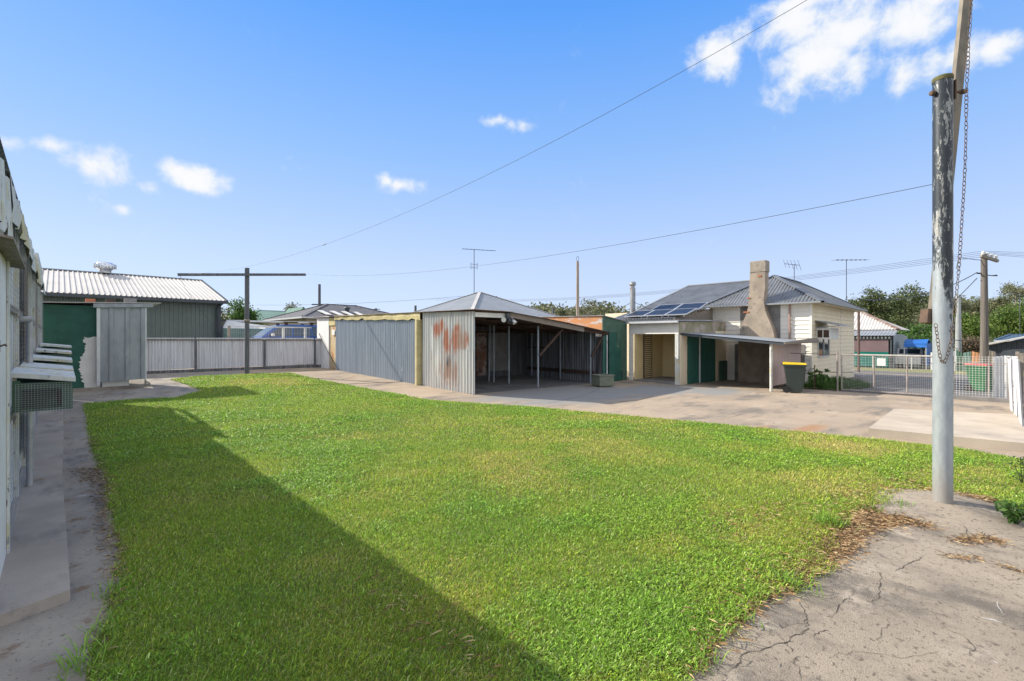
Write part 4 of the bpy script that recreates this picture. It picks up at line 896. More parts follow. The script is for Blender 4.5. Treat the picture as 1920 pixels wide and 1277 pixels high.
# ================================================================== clothesline: near pillar, far T post, wires
PX,PY=6.62,.40
pl=thing('clothesline_pillar','tall flaking steel clothesline pillar with a tilted arm at the right foreground','clothesline post',(PX,PY,0))
def flaking(m):
    nt=m.node_tree; b=nt.nodes['Principled BSDF']; base=b.inputs['Base Color'].links[0].from_socket
    v=coords(nt); sp=nd(nt,'ShaderNodeSeparateXYZ'); nt.links.new(v,sp.inputs[0])
    side=mth(nt,'ADD',mth(nt,'MULTIPLY',sp.outputs[0],.72*5.),mth(nt,'MULTIPLY',sp.outputs[1],-.7*5.))   # darker paint survives lower on the right
    big=noise(nt,coords(nt,(9,9,1.3)),1.,5,.6); fine=noise(nt,coords(nt,(26,26,9)),1.6,9,.75,.6); fl2=noise(nt,coords(nt,(9,9,2.6)),1.5,8,.7,.8)
    lev=mth(nt,'ADD',mth(nt,'SUBTRACT',sp.outputs[2],1.95),mth(nt,'ADD',mth(nt,'MULTIPLY',side,1.6),mth(nt,'MULTIPLY_ADD',big,2.2,-1.1)))
    dark=sstep(nt,mth(nt,'ADD',lev,mth(nt,'MULTIPLY_ADD',fine,2.6,-1.3)),-.12,.22)
    c=mixc(nt,dark,base,mixc(nt,fine,(.020,.026,.034),(.075,.085,.095)))
    hi=sstep(nt,sp.outputs[2],1.9,2.5)
    pale=mth(nt,'MULTIPLY',sstep(nt,mth(nt,'ADD',fl2,mth(nt,'MULTIPLY_ADD',fine,.5,-.25)),.545,.585),hi)
    c=mixc(nt,mth(nt,'MULTIPLY',pale,.85),c,(.36,.36,.34))
    sc_=sstep(nt,mth(nt,'ADD',fine,mth(nt,'MULTIPLY',sstep(nt,side,.05,.35),.14)),.70,.76)     # small chips low down
    c=mixc(nt,sc_,c,(.06,.06,.06))
    low=sstep(nt,mth(nt,'ADD',sp.outputs[2],mth(nt,'MULTIPLY_ADD',big,.6,-.3)),.55,.0)
    c=mixc(nt,mth(nt,'MULTIPLY',low,.55),c,(.33,.27,.21))
    nt.links.new(c,b.inputs['Base Color'])
    bp=nd(nt,'ShaderNodeBump'); bp.inputs['Strength'].default_value=.35; bp.inputs['Distance'].default_value=.003; nt.links.new(dark,bp.inputs['Height']); nt.links.new(bp.outputs[0],b.inputs['Normal'])
flaking(X_['pole'])
b=MB(); b.tube([(PX,PY,-.02),(PX,PY,4.44)],.082,32); shaft=b.build('shaft','pole',pl)
b=MB(); b.lathe((PX,PY,4.425),[(.086,0),(.088,.03),(.084,.045),(.05,.056),(0,.06)],24); b.build('cap','moss',pl)
b=MB(); b.lathe((PX,PY,0),[(.62,.0),(.52,.022),(.30,.045),(.12,.055),(.0,.056)],28); b.build('footing','apron',pl)
AY=PY+.14
piv=D(1792,188,5.03); lo=D(1751,590,4.99); dr=(piv-lo).normalized(); hi=piv+dr*2.35
yv=V((SN,CS,0)); nx=dr.cross(yv).normalized(); yv=nx.cross(dr).normalized()
b=MB(); c=(lo+hi)/2; hl=(hi-lo).length/2
b.obox(c-yv*.02,dr*hl,nx*.048,yv*.003)
for s_ in (-1,1): b.obox(c+nx*.045*s_+yv*.004,dr*hl,nx*.003,yv*.021)
arm=b.build('arm','channel',pl)
b=MB(); b.obox(lo-dr*.02-V((CS,-SN,0))*.045,dr*.075,nx*.062,yv*.05); b.build('arm_end','rust',arm,.004)
b=MB(); q=V((PX,PY,piv.z)); rt=V((CS,-SN,0)); b.tube([q-rt*.12-V((0,0,.01)),q+rt*.24+V((0,0,.02))],.014,8); b.tube([q-rt*.125,q-rt*.09],.026,6); b.tube([q+rt*.19+V((0,0,.015)),q+rt*.235+V((0,0,.02))],.026,6); b.obox(q+rt*.092+V((0,0,.02)),rt*.006,V((SN,CS,0))*.05,V((0,0,.10))); b.build('pivot_bracket','rust',pl)
b=MB()
for p in (lo+dr*.22,): b.obox(p-yv*.03,dr*.02,nx*.02,yv*.02)
b.build('bolt','rust',arm)
# chain
cpx=[(1826,-70,4.62),(1820,20,4.62),(1815,110,4.62),(1812,180,4.62),(1811,260,4.62),(1808,340,4.63),(1803,420,4.63),(1798,500,4.64),(1792,565,4.65),(1786,620,4.66),(1778,660,4.67),(1769,681,4.68),(1762,666,4.70),(1758,636,4.75),(1754,606,4.80)]
P_=[D(*p) for p in cpx]
def resample(pts,step):
    out=[pts[0]]; acc=0
    dense=[]
    for i in range(len(pts)-1):
        p0=pts[max(i-1,0)];p1=pts[i];p2=pts[i+1];p3=pts[min(i+2,len(pts)-1)]
        for k in range(20):
            t=k/20; dense.append(.5*((2*p1)+(p2-p0)*t+(2*p0-5*p1+4*p2-p3)*t*t+(3*p1-p0-3*p2+p3)*t**3))
    dense.append(pts[-1])
    for i in range(1,len(dense)):
        acc+=(dense[i]-dense[i-1]).length
        if acc>=step: out.append(dense[i]); acc=0
    return out
ck=resample(P_,.036)
b=MB(); view=V((SN,CS,0)); sd=V((CS,-SN,0))
random.seed(2)
for i in range(len(ck)-1):
    d=(ck[i+1]-ck[i]).normalized(); c=(ck[i]+ck[i+1])/2
    a=(sd if i%2==0 else view); a=a+ (view if i%2==0 else sd)*random.uniform(-.35,.35); a=(a-d*a.dot(d)).normalized()
    ring=[]
    for k in range(11):
        an=2*PI*k/10; ring.append(c+d*(.026*math.cos(an))+a*(.0145*math.sin(an)))
    b.tube(ring,.0034,5,caps=False)
o=b.at(*ck[len(ck)//2]).build('chain',M('rusty_chain',(.17,.10,.065),(.11,.095,.09),14,rough=.7,metal=.3)); tag(o,'rusty steel chain hanging in a loop from the tilted arm of the pillar','chain')
# far T post
tp=thing('clothesline_post','dark T-shaped clothesline post standing at the far end of the lawn','clothesline post',(5.4,20.8,gz(5.4,20.8)))
MB().tube([(5.4,20.8,gz(5.4,20.8)-.05),(5.4,20.8,4.55)],.085,16).build('shaft','darkpost',tp)
MB().lathe((5.4,20.8,4.53),[(.095,0),(.095,.03),(.0,.05)],16).build('cap','trimdk',tp)
tb0,tb1=onY(333,515,20.68),onY(573,515,20.68)
MB().beam(tb0,tb1,.07,.10).build('crossbar','darkpost',tp)
b=MB(); b.lathe((5.4,20.8,2.42),[(.089,0),(.105,0),(.105,.1),(.089,.1)],16); b.build('collar','timber',tp)
def wire(name,label,cat,p,q,sag,r,n=24,group=None,mat='wire',extra=None):
    p,q=V(p),V(q); pts=[p.lerp(q,i/n)-V((0,0,4*sag*(i/n)*(1-i/n))) for i in range(n+1)]
    b=MB(); b.tube(pts,r,5)
    if extra:
        c=pts[extra]; d=(pts[extra+1]-c).normalized(); b.tube([c-d*.05,c+d*.05],.012,6)
    c=(p+q)/2; o=b.at(*c).build(name,mat); tag(o,label,cat,group); return o
w1=tb0+V((.3,0,.05)); e1=piv+dr*2.2-yv*.02
wire('clothesline_wire','thin clothesline wire from the left arm of the far T post up to the top','wire',w1,e1,.95,.0035,extra=10)
w2=tb1+V((-.06,0,.04)); e2=D(1772,341,5.0)
wire('clothesline_wire','thin clothesline wire from the right arm of the far T post to the pillar','wire',w2,e2,.42,.0035)
b=MB(); pts=[tb0+V((.08,-.02,-.05)),V((tb0.x+.35,21.2,3.6)),V((tb0.x+1.1,21.8,2.6)),V((tb0.x+1.7,22.2,2.05)),V((tb0.x+2.1,22.5,1.78))]
b.tube(resample(pts,.15)+[pts[-1]],.006,5); o=b.at(*pts[2]).build('loose_wire','wire'); tag(o,'loose slack wire dangling from the left end of the far T post crossbar','wire')

# ================================================================== bins
def bin_(label,x,y,rot,bodym,lidm):
    t=thing('wheelie_bin',label,'wheelie bin',(x,y,gz(x,y))); c=V((x,y,gz(x,y)))
    u=V((math.cos(rot),math.sin(rot),0)); v=V((-math.sin(rot),math.cos(rot),0))   # u to the wheel side
    def q(a,b_,z): return c+u*a+v*b_+V((0,0,z))
    m=MB()
    lowr=[q(-.24,-.22,.05),q(.20,-.22,.05),q(.20,.22,.05),q(-.24,.22,.05)]; hir=[q(-.34,-.28,.98),q(.32,-.28,.98),q(.32,.28,.98),q(-.34,.28,.98)]
    m.add(lowr+hir,[(3,2,1,0),(4,5,6,7),(0,1,5,4),(1,2,6,5),(2,3,7,6),(3,0,4,7)])
    m.obox(c+V((0,0,.965))-u*.01,u*.36,v*.30,V((0,0,.03)))
    for s_ in (-.12,0,.12): m.obox(q(-.30,s_,.5),u*.012,v*.012,V((0,0,.35))+u*-.04)
    body=m.build('body',bodym,t,.02)
    m=MB(); m.add([q(-.38,-.31,1.0),q(.36,-.31,1.0),q(.36,.31,1.0),q(-.38,.31,1.0),q(-.34,-.27,1.05),q(.33,-.27,1.075),q(.33,.27,1.075),q(-.34,.27,1.05)],[(3,2,1,0),(4,5,6,7),(0,1,5,4),(1,2,6,5),(2,3,7,6),(3,0,4,7)])
    m.build('lid',lidm,t,.012)
    m=MB(); m.tube([q(.38,-.24,1.0),q(.38,.24,1.0)],.016,8); m.build('handle',bodym,t)
    for s_ in (-.27,.24): m=MB(); m.tube([q(.24,s_,.12),q(.24,s_+.05,.12)],.12,18); m.build('wheel','rubber',t)
bin_('dark green wheelie bin with a bright yellow lid beside the pink lean-to panel',18.75,5.02,R(108),'bin','binyellow')
bin_('green wheelie bin with a red lid standing outside the white mesh fence',24.9,.45,R(60),'bingreen','binred')

# ================================================================== front gate and fences
GX=20.75
gt=thing('driveway_gate','long low pipe and mesh driveway gate closing off the road','gate',(GX,2.6,gz(GX,2.6)))
zt=1.15; z0=-.12
b=MB()
b.tube([(GX,4.0,zt),(GX,1.05,zt)],.022,8); b.tube([(GX,4.0,z0),(GX,1.05,z0)],.022,8); b.tube([(GX,4.0,.52),(GX,1.05,.5)],.014,8)
for yy in (4.0,3.05,2.15,1.05): b.tube([(GX,yy,z0),(GX,yy,zt)],.022,8)
b.build('frame','gatepipe',gt)
MB().mesh((GX-.01,1.05,z0),(0,1,0),ZU,2.95,1.26,.05,.05,.0035).build('mesh','wirelt',gt)
b=MB(); b.box(GX-.05,GX-.035,2.72,2.96,.80,1.06); b.build('notice','white',gt)
sf=thing('pipe_fence','rusty pipe fence with thin rails between the gate and the pink lean-to panel','fence',(GX-.05,4.7,gz(GX,4.7)))
for yy,h,r_ in ((4.12,1.3,.03),(4.85,.75,.018),(5.3,1.15,.018)): MB().tube([(GX-.05,yy,gz(GX,yy)-.03),(GX-.05,yy,h)],r_,8).build('post','gatepipe' if yy<4.5 else 'rust',sf)
for z in (1.16,.5): MB().tube([(GX-.05,4.12,z),(GX-.05,5.68,z+.02)],.013,6).build('rail','rust',sf)
mf=thing('mesh_fence','white square-mesh fence on a low concrete footing to the right of the pillar','fence',(GX,.35,gz(GX,.3)))
for yy in (1.0,.2,-.22): MB().tube([(GX,yy,-.1),(GX,yy,1.2)],.024,8).build('post','gatepipe',mf)
MB().mesh((GX-.03,-.25,-.06),(0,1,0),ZU,1.25,1.24,.075,.075,.007).build('mesh','wirewhite',mf)
MB().tube([(GX,-.3,.98),(GX,1.0,.98)],.014,6).build('rail','gatepipe',mf)
b=MB(); b.box(GX-.18,GX+.08,-.3,1.02,gz(GX,0)-.05,gz(GX,0)+.13); b.build('footing','conc',mf,.015)
ws=thing('sheet_fence','leaning whitewashed metal sheet fence at the right edge of the driveway','fence',(17,-.3,gz(17,-.3)))
random.seed(4)
for (p0,p1,zt0,zt1) in [((21.2,.1),(21.35,-.16),1.18,1.22),((21.3,-.14),(21.2,-.42),1.22,1.2)]:
    U=V((p1[0]-p0[0],p1[1]-p0[1],0)); L=U.length
    MB().corr((p0[0],p0[1],-.22),U,(0,0,1),[(0,0),(L,0),(L,zt1+.22),(0,zt0+.22)],pitch=.1,amp=.012,seg=6).build('sheet','leaningwhite',ws)
xs=[19.6,18.7,17.75,16.8,15.9,15.0,14.1,13.2,12.3]
for i in range(len(xs)-1):
    xa,xb=xs[i],xs[i+1]; ya,yb=-.24-(20-xa)*.0185,-.24-(20-xb)*.0185
    a0=V((xa,ya+random.uniform(-.02,.03),gz(xa,ya)-.03)); U=V((xb+.08-xa,yb-ya,0)).normalized(); L=abs(xb+.08-xa)
    lean=V((random.uniform(-.06,.06),random.uniform(-.02,.05),1))
    h=1.42+random.uniform(-.04,.06)
    MB().corr(a0,U,lean,[(0,random.uniform(0,.05)),(L,0),(L,h+random.uniform(-.03,.03)),(0,h)],pitch=.13,amp=.014,seg=6).build('sheet','leaningwhite',ws)
for x in (18.7,16.8,15.0,13.2):
    y=-.32-(20-x)*.0185; MB().beam((x,y,gz(x,y)-.05),(x+.03,y-.02,1.4),.07,.07,(0,1,0)).build('post','timber',ws)
o=MB().box(15.35,15.58,-.12,.0,gz(15.4,0)-.01,gz(15.4,0)+.075).at(15.45,-.05,-.1).build('brick','brick',None,.008); tag(o,'lone red brick on the ground at the foot of the leaning white fence','brick')
# ================================================================== vegetation
def leaves(cent,n,size,spread,rnd,asp=.45,droop=0.):
    """n leaf quads around each centre -> (co, tint)"""
    cent=np.asarray(cent); k=len(cent); N=k*n
    c=np.repeat(cent,n,0)+rnd.normal(0,1,(N,3))*np.asarray(spread)
    d=rnd.normal(0,1,(N,3)); d[:,2]-=droop; d/=np.linalg.norm(d,axis=1)[:,None]
    e=rnd.normal(0,1,(N,3)); e-=d*(d*e).sum(1)[:,None]; e/=np.linalg.norm(e,axis=1)[:,None]
    s=size*rnd.uniform(.6,1.4,(N,1))
    d=d*s*.5; e=e*s*.5*asp
    return np.stack([c-d,c+e-d*.1,c+d,c-e-d*.1],1)
def leafobj(name,co,mat,parent,base,rnd):
    N=len(co); me=bpy.data.meshes.new(name); co=co-np.array(base)
    me.vertices.add(N*4); me.vertices.foreach_set('co',co.reshape(-1).astype(np.float32))
    me.loops.add(N*4); me.loops.foreach_set('vertex_index',np.arange(N*4,dtype=np.int32))
    me.polygons.add(N); me.polygons.foreach_set('loop_start',np.arange(0,N*4,4,dtype=np.int32))
    at=me.attributes.new('rnd','FLOAT','POINT'); at.data.foreach_set('value',np.repeat(rnd.uniform(0,1,N),4).astype(np.float32))
    me.materials.append(X_[mat]); me.update(calc_edges=True)
    o=bpy.data.objects.new(name,me); COL.objects.link(o)
    if parent: o.parent=parent
    return o
def tree(label,base,h,rad,mat,seed,leaf=.28,clumps=60,per=70,crown0=.3,bark='bark',asp=.5,cat='tree',name='tree',group=None,spread=.42,flat=1.,nl=6):
    rn=np.random.default_rng(seed); rd=random.Random(seed)
    t=thing(name,label,cat,tuple(base),group); B=V(base)
    cz=h*(crown0+1)/2; rz_=h*(1-crown0)/2*flat
    # lobes
    lobes=[]
    for i in range(nl):
        a=rd.uniform(0,2*PI); q=rd.uniform(.25,.75)*rad
        lobes.append((V((q*math.cos(a),q*math.sin(a),cz+rd.uniform(-.55,.62)*rz_)),rd.uniform(.34,.58)))
    lobes.append((V((0,0,h-.38*rz_)),.45))
    m=MB(); r0=max(.06,h*.022)
    m.tube([B-V((0,0,.3)),B+V((rd.uniform(-.2,.2),rd.uniform(-.2,.2),h*crown0)),B+V((rd.uniform(-.3,.3),rd.uniform(-.3,.3),h*.72))],[r0*1.25,r0,r0*.35],8)
    for (c,_) in lobes:
        s_=B+V((0,0,h*rd.uniform(crown0*.6,.6))); m.tube([s_,s_.lerp(B+c,.5)+V((rd.uniform(-.2,.2),rd.uniform(-.2,.2),.1*rad)),B+c],[r0*.5,r0*.32,r0*.1],5)
    m.build('trunk',bark,t)
    cs=[]
    for i in range(clumps):
        c,f=lobes[i%len(lobes)]
        d=V((rd.gauss(0,1),rd.gauss(0,1),rd.gauss(0,.8))).normalized()*rd.uniform(.55,1.05)
        p=B+c+V((d.x*rad*f,d.y*rad*f,d.z*rz_*f*.9)); cs.append(tuple(p))
    co=leaves(cs,per,leaf,(spread,spread,spread*.7),rn,asp,.3)
    leafobj('crown',co,mat,t,B,rn); return t
def tpos(px,t,z=-.45):
    d=D(px,635,t); return (d.x,d.y,z)
def top(y,t): return EYE+(635-y)/880*t
T=[ # label, px, top y, depth, halfwidth px, mat, kw
 ('broad dark evergreen tree directly behind the weatherboard house',1640,540,62,46,'leafdark',dict(clumps=150,crown0=.12)),
 ('tall dark evergreen tree left of the near pillar with a pointed crown',1697,541,66,44,'leafdark',dict(clumps=140,crown0=.12)),
 ('sparse airy gum tree just left of the pillar above the dark trees',1738,549,80,28,'leafgum',dict(clumps=46,crown0=.45,per=55,bark='palebark',spread=.5)),
 ('loose gum tree showing just right of the chain',1800,552,82,34,'leafgum',dict(clumps=70,crown0=.35,per=60,bark='palebark')),
 ('open-crowned gum tree behind the timber power pole',1843,553,88,36,'leafgum',dict(clumps=70,crown0=.4,per=55,bark='palebark')),
 ('tall flat-topped gum tree at the far right edge',1903,532,84,40,'leafgum',dict(clumps=80,crown0=.5,per=60,bark='palebark',flat=.8)),
 ('bright green rounded tree right of the power pole',1888,578,64,38,'leafbright',dict(clumps=110,crown0=.15)),
 ('mid green bushy tree between chain and power pole',1818,592,60,30,'leafbright',dict(clumps=100,crown0=.12)),
 ('green tree at the extreme right behind the charcoal garage',1935,560,66,34,'leafbright',dict(clumps=90,crown0=.15)),
 ('leafy broad shrub tree beside the blue canopy',1722,610,52,30,'leafbush',dict(clumps=60,crown0=.1,per=50,leaf=.34)),
 ('dull brown twiggy shrub left of the power pole base',1822,634,50,24,'leafbrown',dict(clumps=50,crown0=.05,leaf=.2)),
 ('dark tree filling the gap behind the near pillar',1765,585,70,36,'leafdark',dict(clumps=100,crown0=.1)),
 ('dark low tree between the roofs behind the far house',1600,570,70,40,'leafdark',dict(clumps=90,crown0=.1)),
]
for i,(lab,px_,ty,dp,hw,mt,kw) in enumerate(T):
    kw=dict(kw); kw.setdefault('per',75)
    tree(lab,tpos(px_,dp),top(ty,dp)+.45,hw/880*dp,mt,100+i,group='trees behind the houses',**kw)
tree('round bright green garden tree behind the far T post',(*D(458,600,36)[:2],.6),top(572,36)-.6,27/880*36,'leafbush',31,leaf=.17,clumps=150,per=110,crown0=.05,spread=.26,nl=16)
tree('dark shrub peeping from behind the large shed corner',(*D(405,600,38)[:2],.6),top(577,38)-.6,13/880*38,'leafdark',32,leaf=.16,clumps=40,per=60,crown0=.05,spread=.25)
tree('tiny sparse gum tree beyond the green gabled roof',(*D(548,600,75)[:2],.6),top(571,75)-.6,13/880*75,'leafgum',33,leaf=.3,clumps=22,per=36,crown0=.55,bark='palebark')
tree('scraggly gum tree beside the tall steel pole',(*D(1100,600,95)[:2],0),top(559,95),15/880*95,'leafgum',34,leaf=.34,clumps=26,per=30,crown0=.35,bark='palebark')
tree('small pale gum tree left of the tall steel pole',(*D(1053,600,95)[:2],0),top(574,95),13/880*95,'leafgum',35,leaf=.36,clumps=30,per=45,crown0=.4,bark='palebark')
# wooded rise far off
def hill(name,c,rx,ry,h,mat='earth'):
    n=28; vs=[];fs=[]
    for i in range(n+1):
        for j in range(n+1):
            u,v=i/n*2-1,j/n*2-1; r=min(1,math.hypot(u,v)); z=h*(math.cos(r*PI)*.5+.5)*(1+.12*math.sin(u*9)*math.cos(v*7))
            vs.append((c[0]+u*rx,c[1]+v*ry,z-1.0))
    for i in range(n):
        for j in range(n): a=i*(n+1)+j; fs.append((a,a+n+1,a+n+2,a+1))
    o=MB().add(vs,fs,0,True).build(name,mat); return struct(o)
hill('hill',(190,-30,0),110,150,13,'earth'); hill('far_hill',(300,140,0),110,110,19,'earth')
rn=np.random.default_rng(77)
def wood(name,label,pts,mat,per,leaf,spread):
    o=leafobj(name,leaves(pts,per,leaf,spread,rn,.6),mat,None,(0,0,0),rn); o['kind']='stuff'; o['label']=label; return o
pts=[]
for i in range(620):
    t=rn.uniform(88,150); px_=rn.uniform(1500,2150); d=D(px_,635,t); tp_=top(rn.uniform(578,600) if rn.random()<.5 else rn.uniform(595,632),t)
    pts.append((d.x,d.y,max(0.,tp_)))
wood('wooded_hillside','dense grey-green wooded hillside behind the houses on the right',pts,'leafgum',42,.8,(1.5,1.5,1.0))
pts=[]
for i in range(420):
    t=rn.uniform(190,260); px_=rn.uniform(940,1260); d=D(px_,635,t); pts.append((d.x,d.y,top(rn.uniform(582,612)+5*math.sin(px_*.06),t)))
wood('distant_wood','low distant ridge of hazy trees beyond the orange shed roof',pts,'leafgum',40,1.5,(3,3,1.3))

def weed(label,x,y,h,seed,mat='leafbush',n=5,leaf=.06,cat='weed',group=None):
    rd=random.Random(seed); rn=np.random.default_rng(seed); t=thing('weed',label,cat,(x,y,gz(x,y)),group)
    m=MB(); cs=[]
    for i in range(n):
        a=rd.uniform(0,2*PI); q=h*rd.uniform(.15,.5); hh=h*rd.uniform(.45,1)
        p0=V((x,y,gz(x,y))); p2=p0+V((q*math.cos(a),q*math.sin(a),hh)); p1=p0.lerp(p2,.5)+V((0,0,hh*.12))
        m.tube([p0,p1,p2],[.006,.004,.0025],5)
        for k in range(4): cs.append(tuple(p0.lerp(p2,rd.uniform(.3,1.))+V((rd.uniform(-.03,.03),rd.uniform(-.03,.03),0))))
    m.build('stem','leafdark',t)
    leafobj('foliage',leaves(cs,7,leaf,(.03,.03,.02),rn,.5,.2),mat,t,(x,y,gz(x,y)),rn); return t
p=G(1905,985); weed('leafy green weed with bending stems at the right edge beside the pillar footing',p.x,p.y,.26,3,'leafbush',8,.055)
p=G(1893,905); weed('thin spindly weed stalk behind the leafy weed at the right edge',p.x,p.y-.1,.34,4,'leafdark',3,.035)
for i,(x,y,h,lab) in enumerate([(20.9,4.75,.9,'dark green garden bush against the gate post'),(21.9,5.15,.55,'low garden weed against the house side wall under the window'),(23.2,5.0,.5,'straggly garden weed near the middle of the house side wall'),(22.3,4.4,.4,'low sprawling garden weed behind the gate mesh')]):
    weed(lab,x,y,h,20+i,'leafbush',9,.13,'garden plant','plants in the side garden bed')
p=[(20.85,4.15),(20.85,5.4),(27.5,5.4),(26.2,4.9),(23.5,3.5)]
sheet('garden_bed',p,.03,'verge')
x,y=[],[]
xx=rng.uniform(20.9,27,9000); yy=rng.uniform(3.4,5.4,9000); ok=inpoly(xx,yy,p); xx,yy=xx[ok],yy[ok]; n=len(xx)
a=rng.uniform(0,2*PI,n); L=rng.uniform(.08,.28,n); q=L*rng.uniform(.2,.7,n)
b_=np.stack([xx,yy,gzv(xx,yy)+.03],1); d_=np.stack([np.cos(a)*q,np.sin(a)*q,L],1); p_=np.stack([-np.sin(a)*.008,np.cos(a)*.008,0*xx],1)
g=tri_mesh('bed_grass',np.stack([b_-p_,b_+p_,b_+d_*.6+p_*.8,b_+d_],1),0,np.array([.07,.14,.03])*rng.uniform(.5,1.5,(n,1)),'grass'); tag(g,None,None,kind='stuff'); g['label']='rank green grass in the bed along the house side wall'

# ================================================================== neighbouring houses
def hiphouse(label,c,hx,hy,z0,ze,zr,roofm,wallm,ridge=0.,axis='x',over=.45,pitch=.2,name='house',win=(),cap=None):
    t=thing(name,label,'house',(c[0],c[1],z0)); x,y=c
    b=MB(); b.box(x-hx,x+hx,y-hy,y+hy,z0-.3,ze); b.build('wall',wallm,t)
    X0,X1,Y0_,Y1=x-hx-over,x+hx+over,y-hy-over,y+hy+over
    k=[V((X0,Y0_,ze)),V((X1,Y0_,ze)),V((X1,Y1,ze)),V((X0,Y1,ze))]
    if axis=='x': r0,r1=V((x-ridge,y,zr)),V((x+ridge,y,zr))
    else: r0,r1=V((x,y-ridge,zr)),V((x,y+ridge,zr))
    if axis=='x': faces=[[k[0],k[1],r1,r0],[k[1],k[2],r1],[k[2],k[3],r0,r1],[k[3],k[0],r0]]
    else: faces=[[k[0],k[1],r0],[k[1],k[2],r1,r0],[k[2],k[3],r1],[k[3],k[0],r0,r1]]
    for f in faces: roofface('roof',f,roofm,t,0,pitch=pitch,amp=.018,seg=4)
    b=MB()
    for i,q in ((0,r0),(3,r0 if axis=='x' else r1),(1,r1 if axis=='x' else r0),(2,r1)): b.beam(k[i]+V((0,0,.02)),q+V((0,0,.03)),.26,.05)
    if ridge: b.beam(r0,r1,.26,.06)
    b.build('ridge_cap',cap or roofm,t)
    b=MB()
    for i in range(4): b.beam(k[i]-V((0,0,.07)),k[(i+1)%4]-V((0,0,.07)),.1,.13)
    b.build('gutter','alu',t)
    for (xa,xb,za,zb) in win:
        f=MB().box(xa,xb,y-hy-.03,y-hy-.001,za,zb).build('window','alu',t); MB().box(xa+.08,xb-.08,y-hy-.045,y-hy-.031,za+.08,zb-.08).build('pane','glass',f)
    return t
hh=hiphouse('house with a pale grey hipped iron roof rising behind the carport',(25.9,30.8),5.0,5.0,.3,3.35,5.72,'roofgrey','brickhouse',over=.5,cap='zinc')
tag(MB().tube([(28.5,31.5,4.4),(28.5,31.5,5.6)],.05,6).at(28.5,31.5,4.4).build('vent_pipe','wire'),'short vent pipe on the pale hip roof','pipe')
th=hiphouse('low house with dark tiled hip roof behind the blue car',(19.6,44),5.0,4.6,.6,3.55,5.0,'tile','brickhouse',1.4,'x',pitch=.3)
b=MB()
for k in range(4):
    c=V((16.4+1.05*k,40.1+.25*k*0,3.98)); b.obox(c,(.28,.12,0),(-.15,.62,.2),(0,-.01,.03))
b.build('skylight','white',th)
b=MB(); b.lathe((18.9,41.2,4.2),[(.16,0),(.16,.15),(.2,.2),(.28,.3),(.2,.42),(0,.45)],12); b.build('roof_vent','trimdk',th)
g1=hiphouse('distant house with green iron roof and gable',(20.5,66),5.,5.,.6,3.9,5.4,'tilegreen','brickhouse',2.,'x',pitch=.3)
b=MB(); b.prism([(20.6,60.2,3.9),(23.4,60.2,3.9),(22.,60.2,5.75)],(0,5.5,0)); b.build('gable','tilegreen',g1)
b=MB(); b.prism([(20.9,60.19,4.3),(23.1,60.19,4.3),(22.,60.19,5.5)],(0,-.03,0)); b.build('gable_front','trimdk',g1)
b=MB(); b.lathe((22.8,58.0,2.6),[(.05,0),(.05,1.3)],8); b.lathe((22.8,58.0,3.9),[(0,0),(.4,.12),(.6,.34)],14); o=b.at(22.8,58,2.6).build('satellite_dish','trimdk'); tag(o,'dark satellite dish in front of the green roofed house','satellite dish')
hiphouse('small far house with pale brown roof left of the round garden tree',(12.2,62),3.5,4.,.6,3.4,4.9,M('tan_roof',(.36,.31,.27),(.3,.26,.23),1),'brickhouse',.5,'x',pitch=.3)
# patio roof, boat and green fence behind the back fence
o=MB().box(7.2,13.4,32,35,2.78,2.88); o.box(7.3,7.4,32.1,32.2,.5,2.78); o.box(13.1,13.2,32.1,32.2,.5,2.78); a_=o.at(10,33,.5).build('patio_roof','alu'); tag(a_,'flat white patio roof behind the green panel fence','patio roof')
gf=thing('panel_fence','pale green metal panel fence behind the mesh fence','fence',(8,29,gz(8,29)))
MB().corr((6.3,29,gz(8,29)),(1,0,0),ZU,[(0,0),(7,0),(7,1.75),(0,1.75)],pitch=.2,amp=.02,kind='trap').build('panel','tilegreen',gf)
for k in range(4): MB().box(6.3+2.3*k,6.36+2.3*k,28.94,28.99,gz(8,29),2.42).build('post','trimdk',gf)
cv=thing('covered_boat','white shrink-covered boat parked beyond the green panel fence','boat',(8,30.6,gz(8,30)))
b=MB(); zb=.9
b.add([(6.7,30.0,zb),(9.9,30.1,zb),(9.9,31.6,zb),(6.7,31.4,zb),(6.55,30.2,2.35),(9.9,30.05,2.25),(9.9,31.7,2.25),(6.55,31.3,2.35),(6.95,30.8,2.82),(9.8,30.85,2.45)],[(3,2,1,0),(0,1,5,4),(1,2,6,9,5),(2,3,7,6),(3,0,4,8,7),(4,5,9,8),(6,7,8,9)]); b.build('cover','white',cv,.06)
b=MB(); b.tube([(7.6,30.05,.83),(7.6,30.2,.83)],.3,14); b.build('wheel','rubber',cv); MB().box(6.8,9.8,30.3,31.2,.75,.92).build('trailer','alu',cv)
# ---- across the road
ha=thing('awning_house','small white roofed house across the road with drop-down green and mauve awnings','house',(46,8,-.45))
AX=44.4; ya=onX(1674,690,AX).y
b=MB(); b.box(AX+1.6,AX+8,ya,ya+9,-.5,2.0); b.boards((AX+.2,ya-.0,0),(1,0,0),5.6,-.45,2.1,(0,-1,0),.22,.02); b.build('wall',M('grey_boards',(.30,.34,.36),(.25,.29,.31),1,rough=.7),ha)
k0,k1,k2,k3=V((AX+1.2,ya-.2,2.45)),V((AX+8,ya-.2,2.45)),V((AX+8,ya+9,2.45)),V((AX+1.2,ya+9,2.45)); r0,r1=V((AX+4.2,ya+2.6,4.0)),V((AX+4.2,ya+7,4.0))
for f in ([k0,k1,r0],[k1,k2,r1,r0],[k2,k3,r1],[k3,k0,r0,r1]): roofface('roof',f,'zinc',ha,0,pitch=.2,amp=.02)
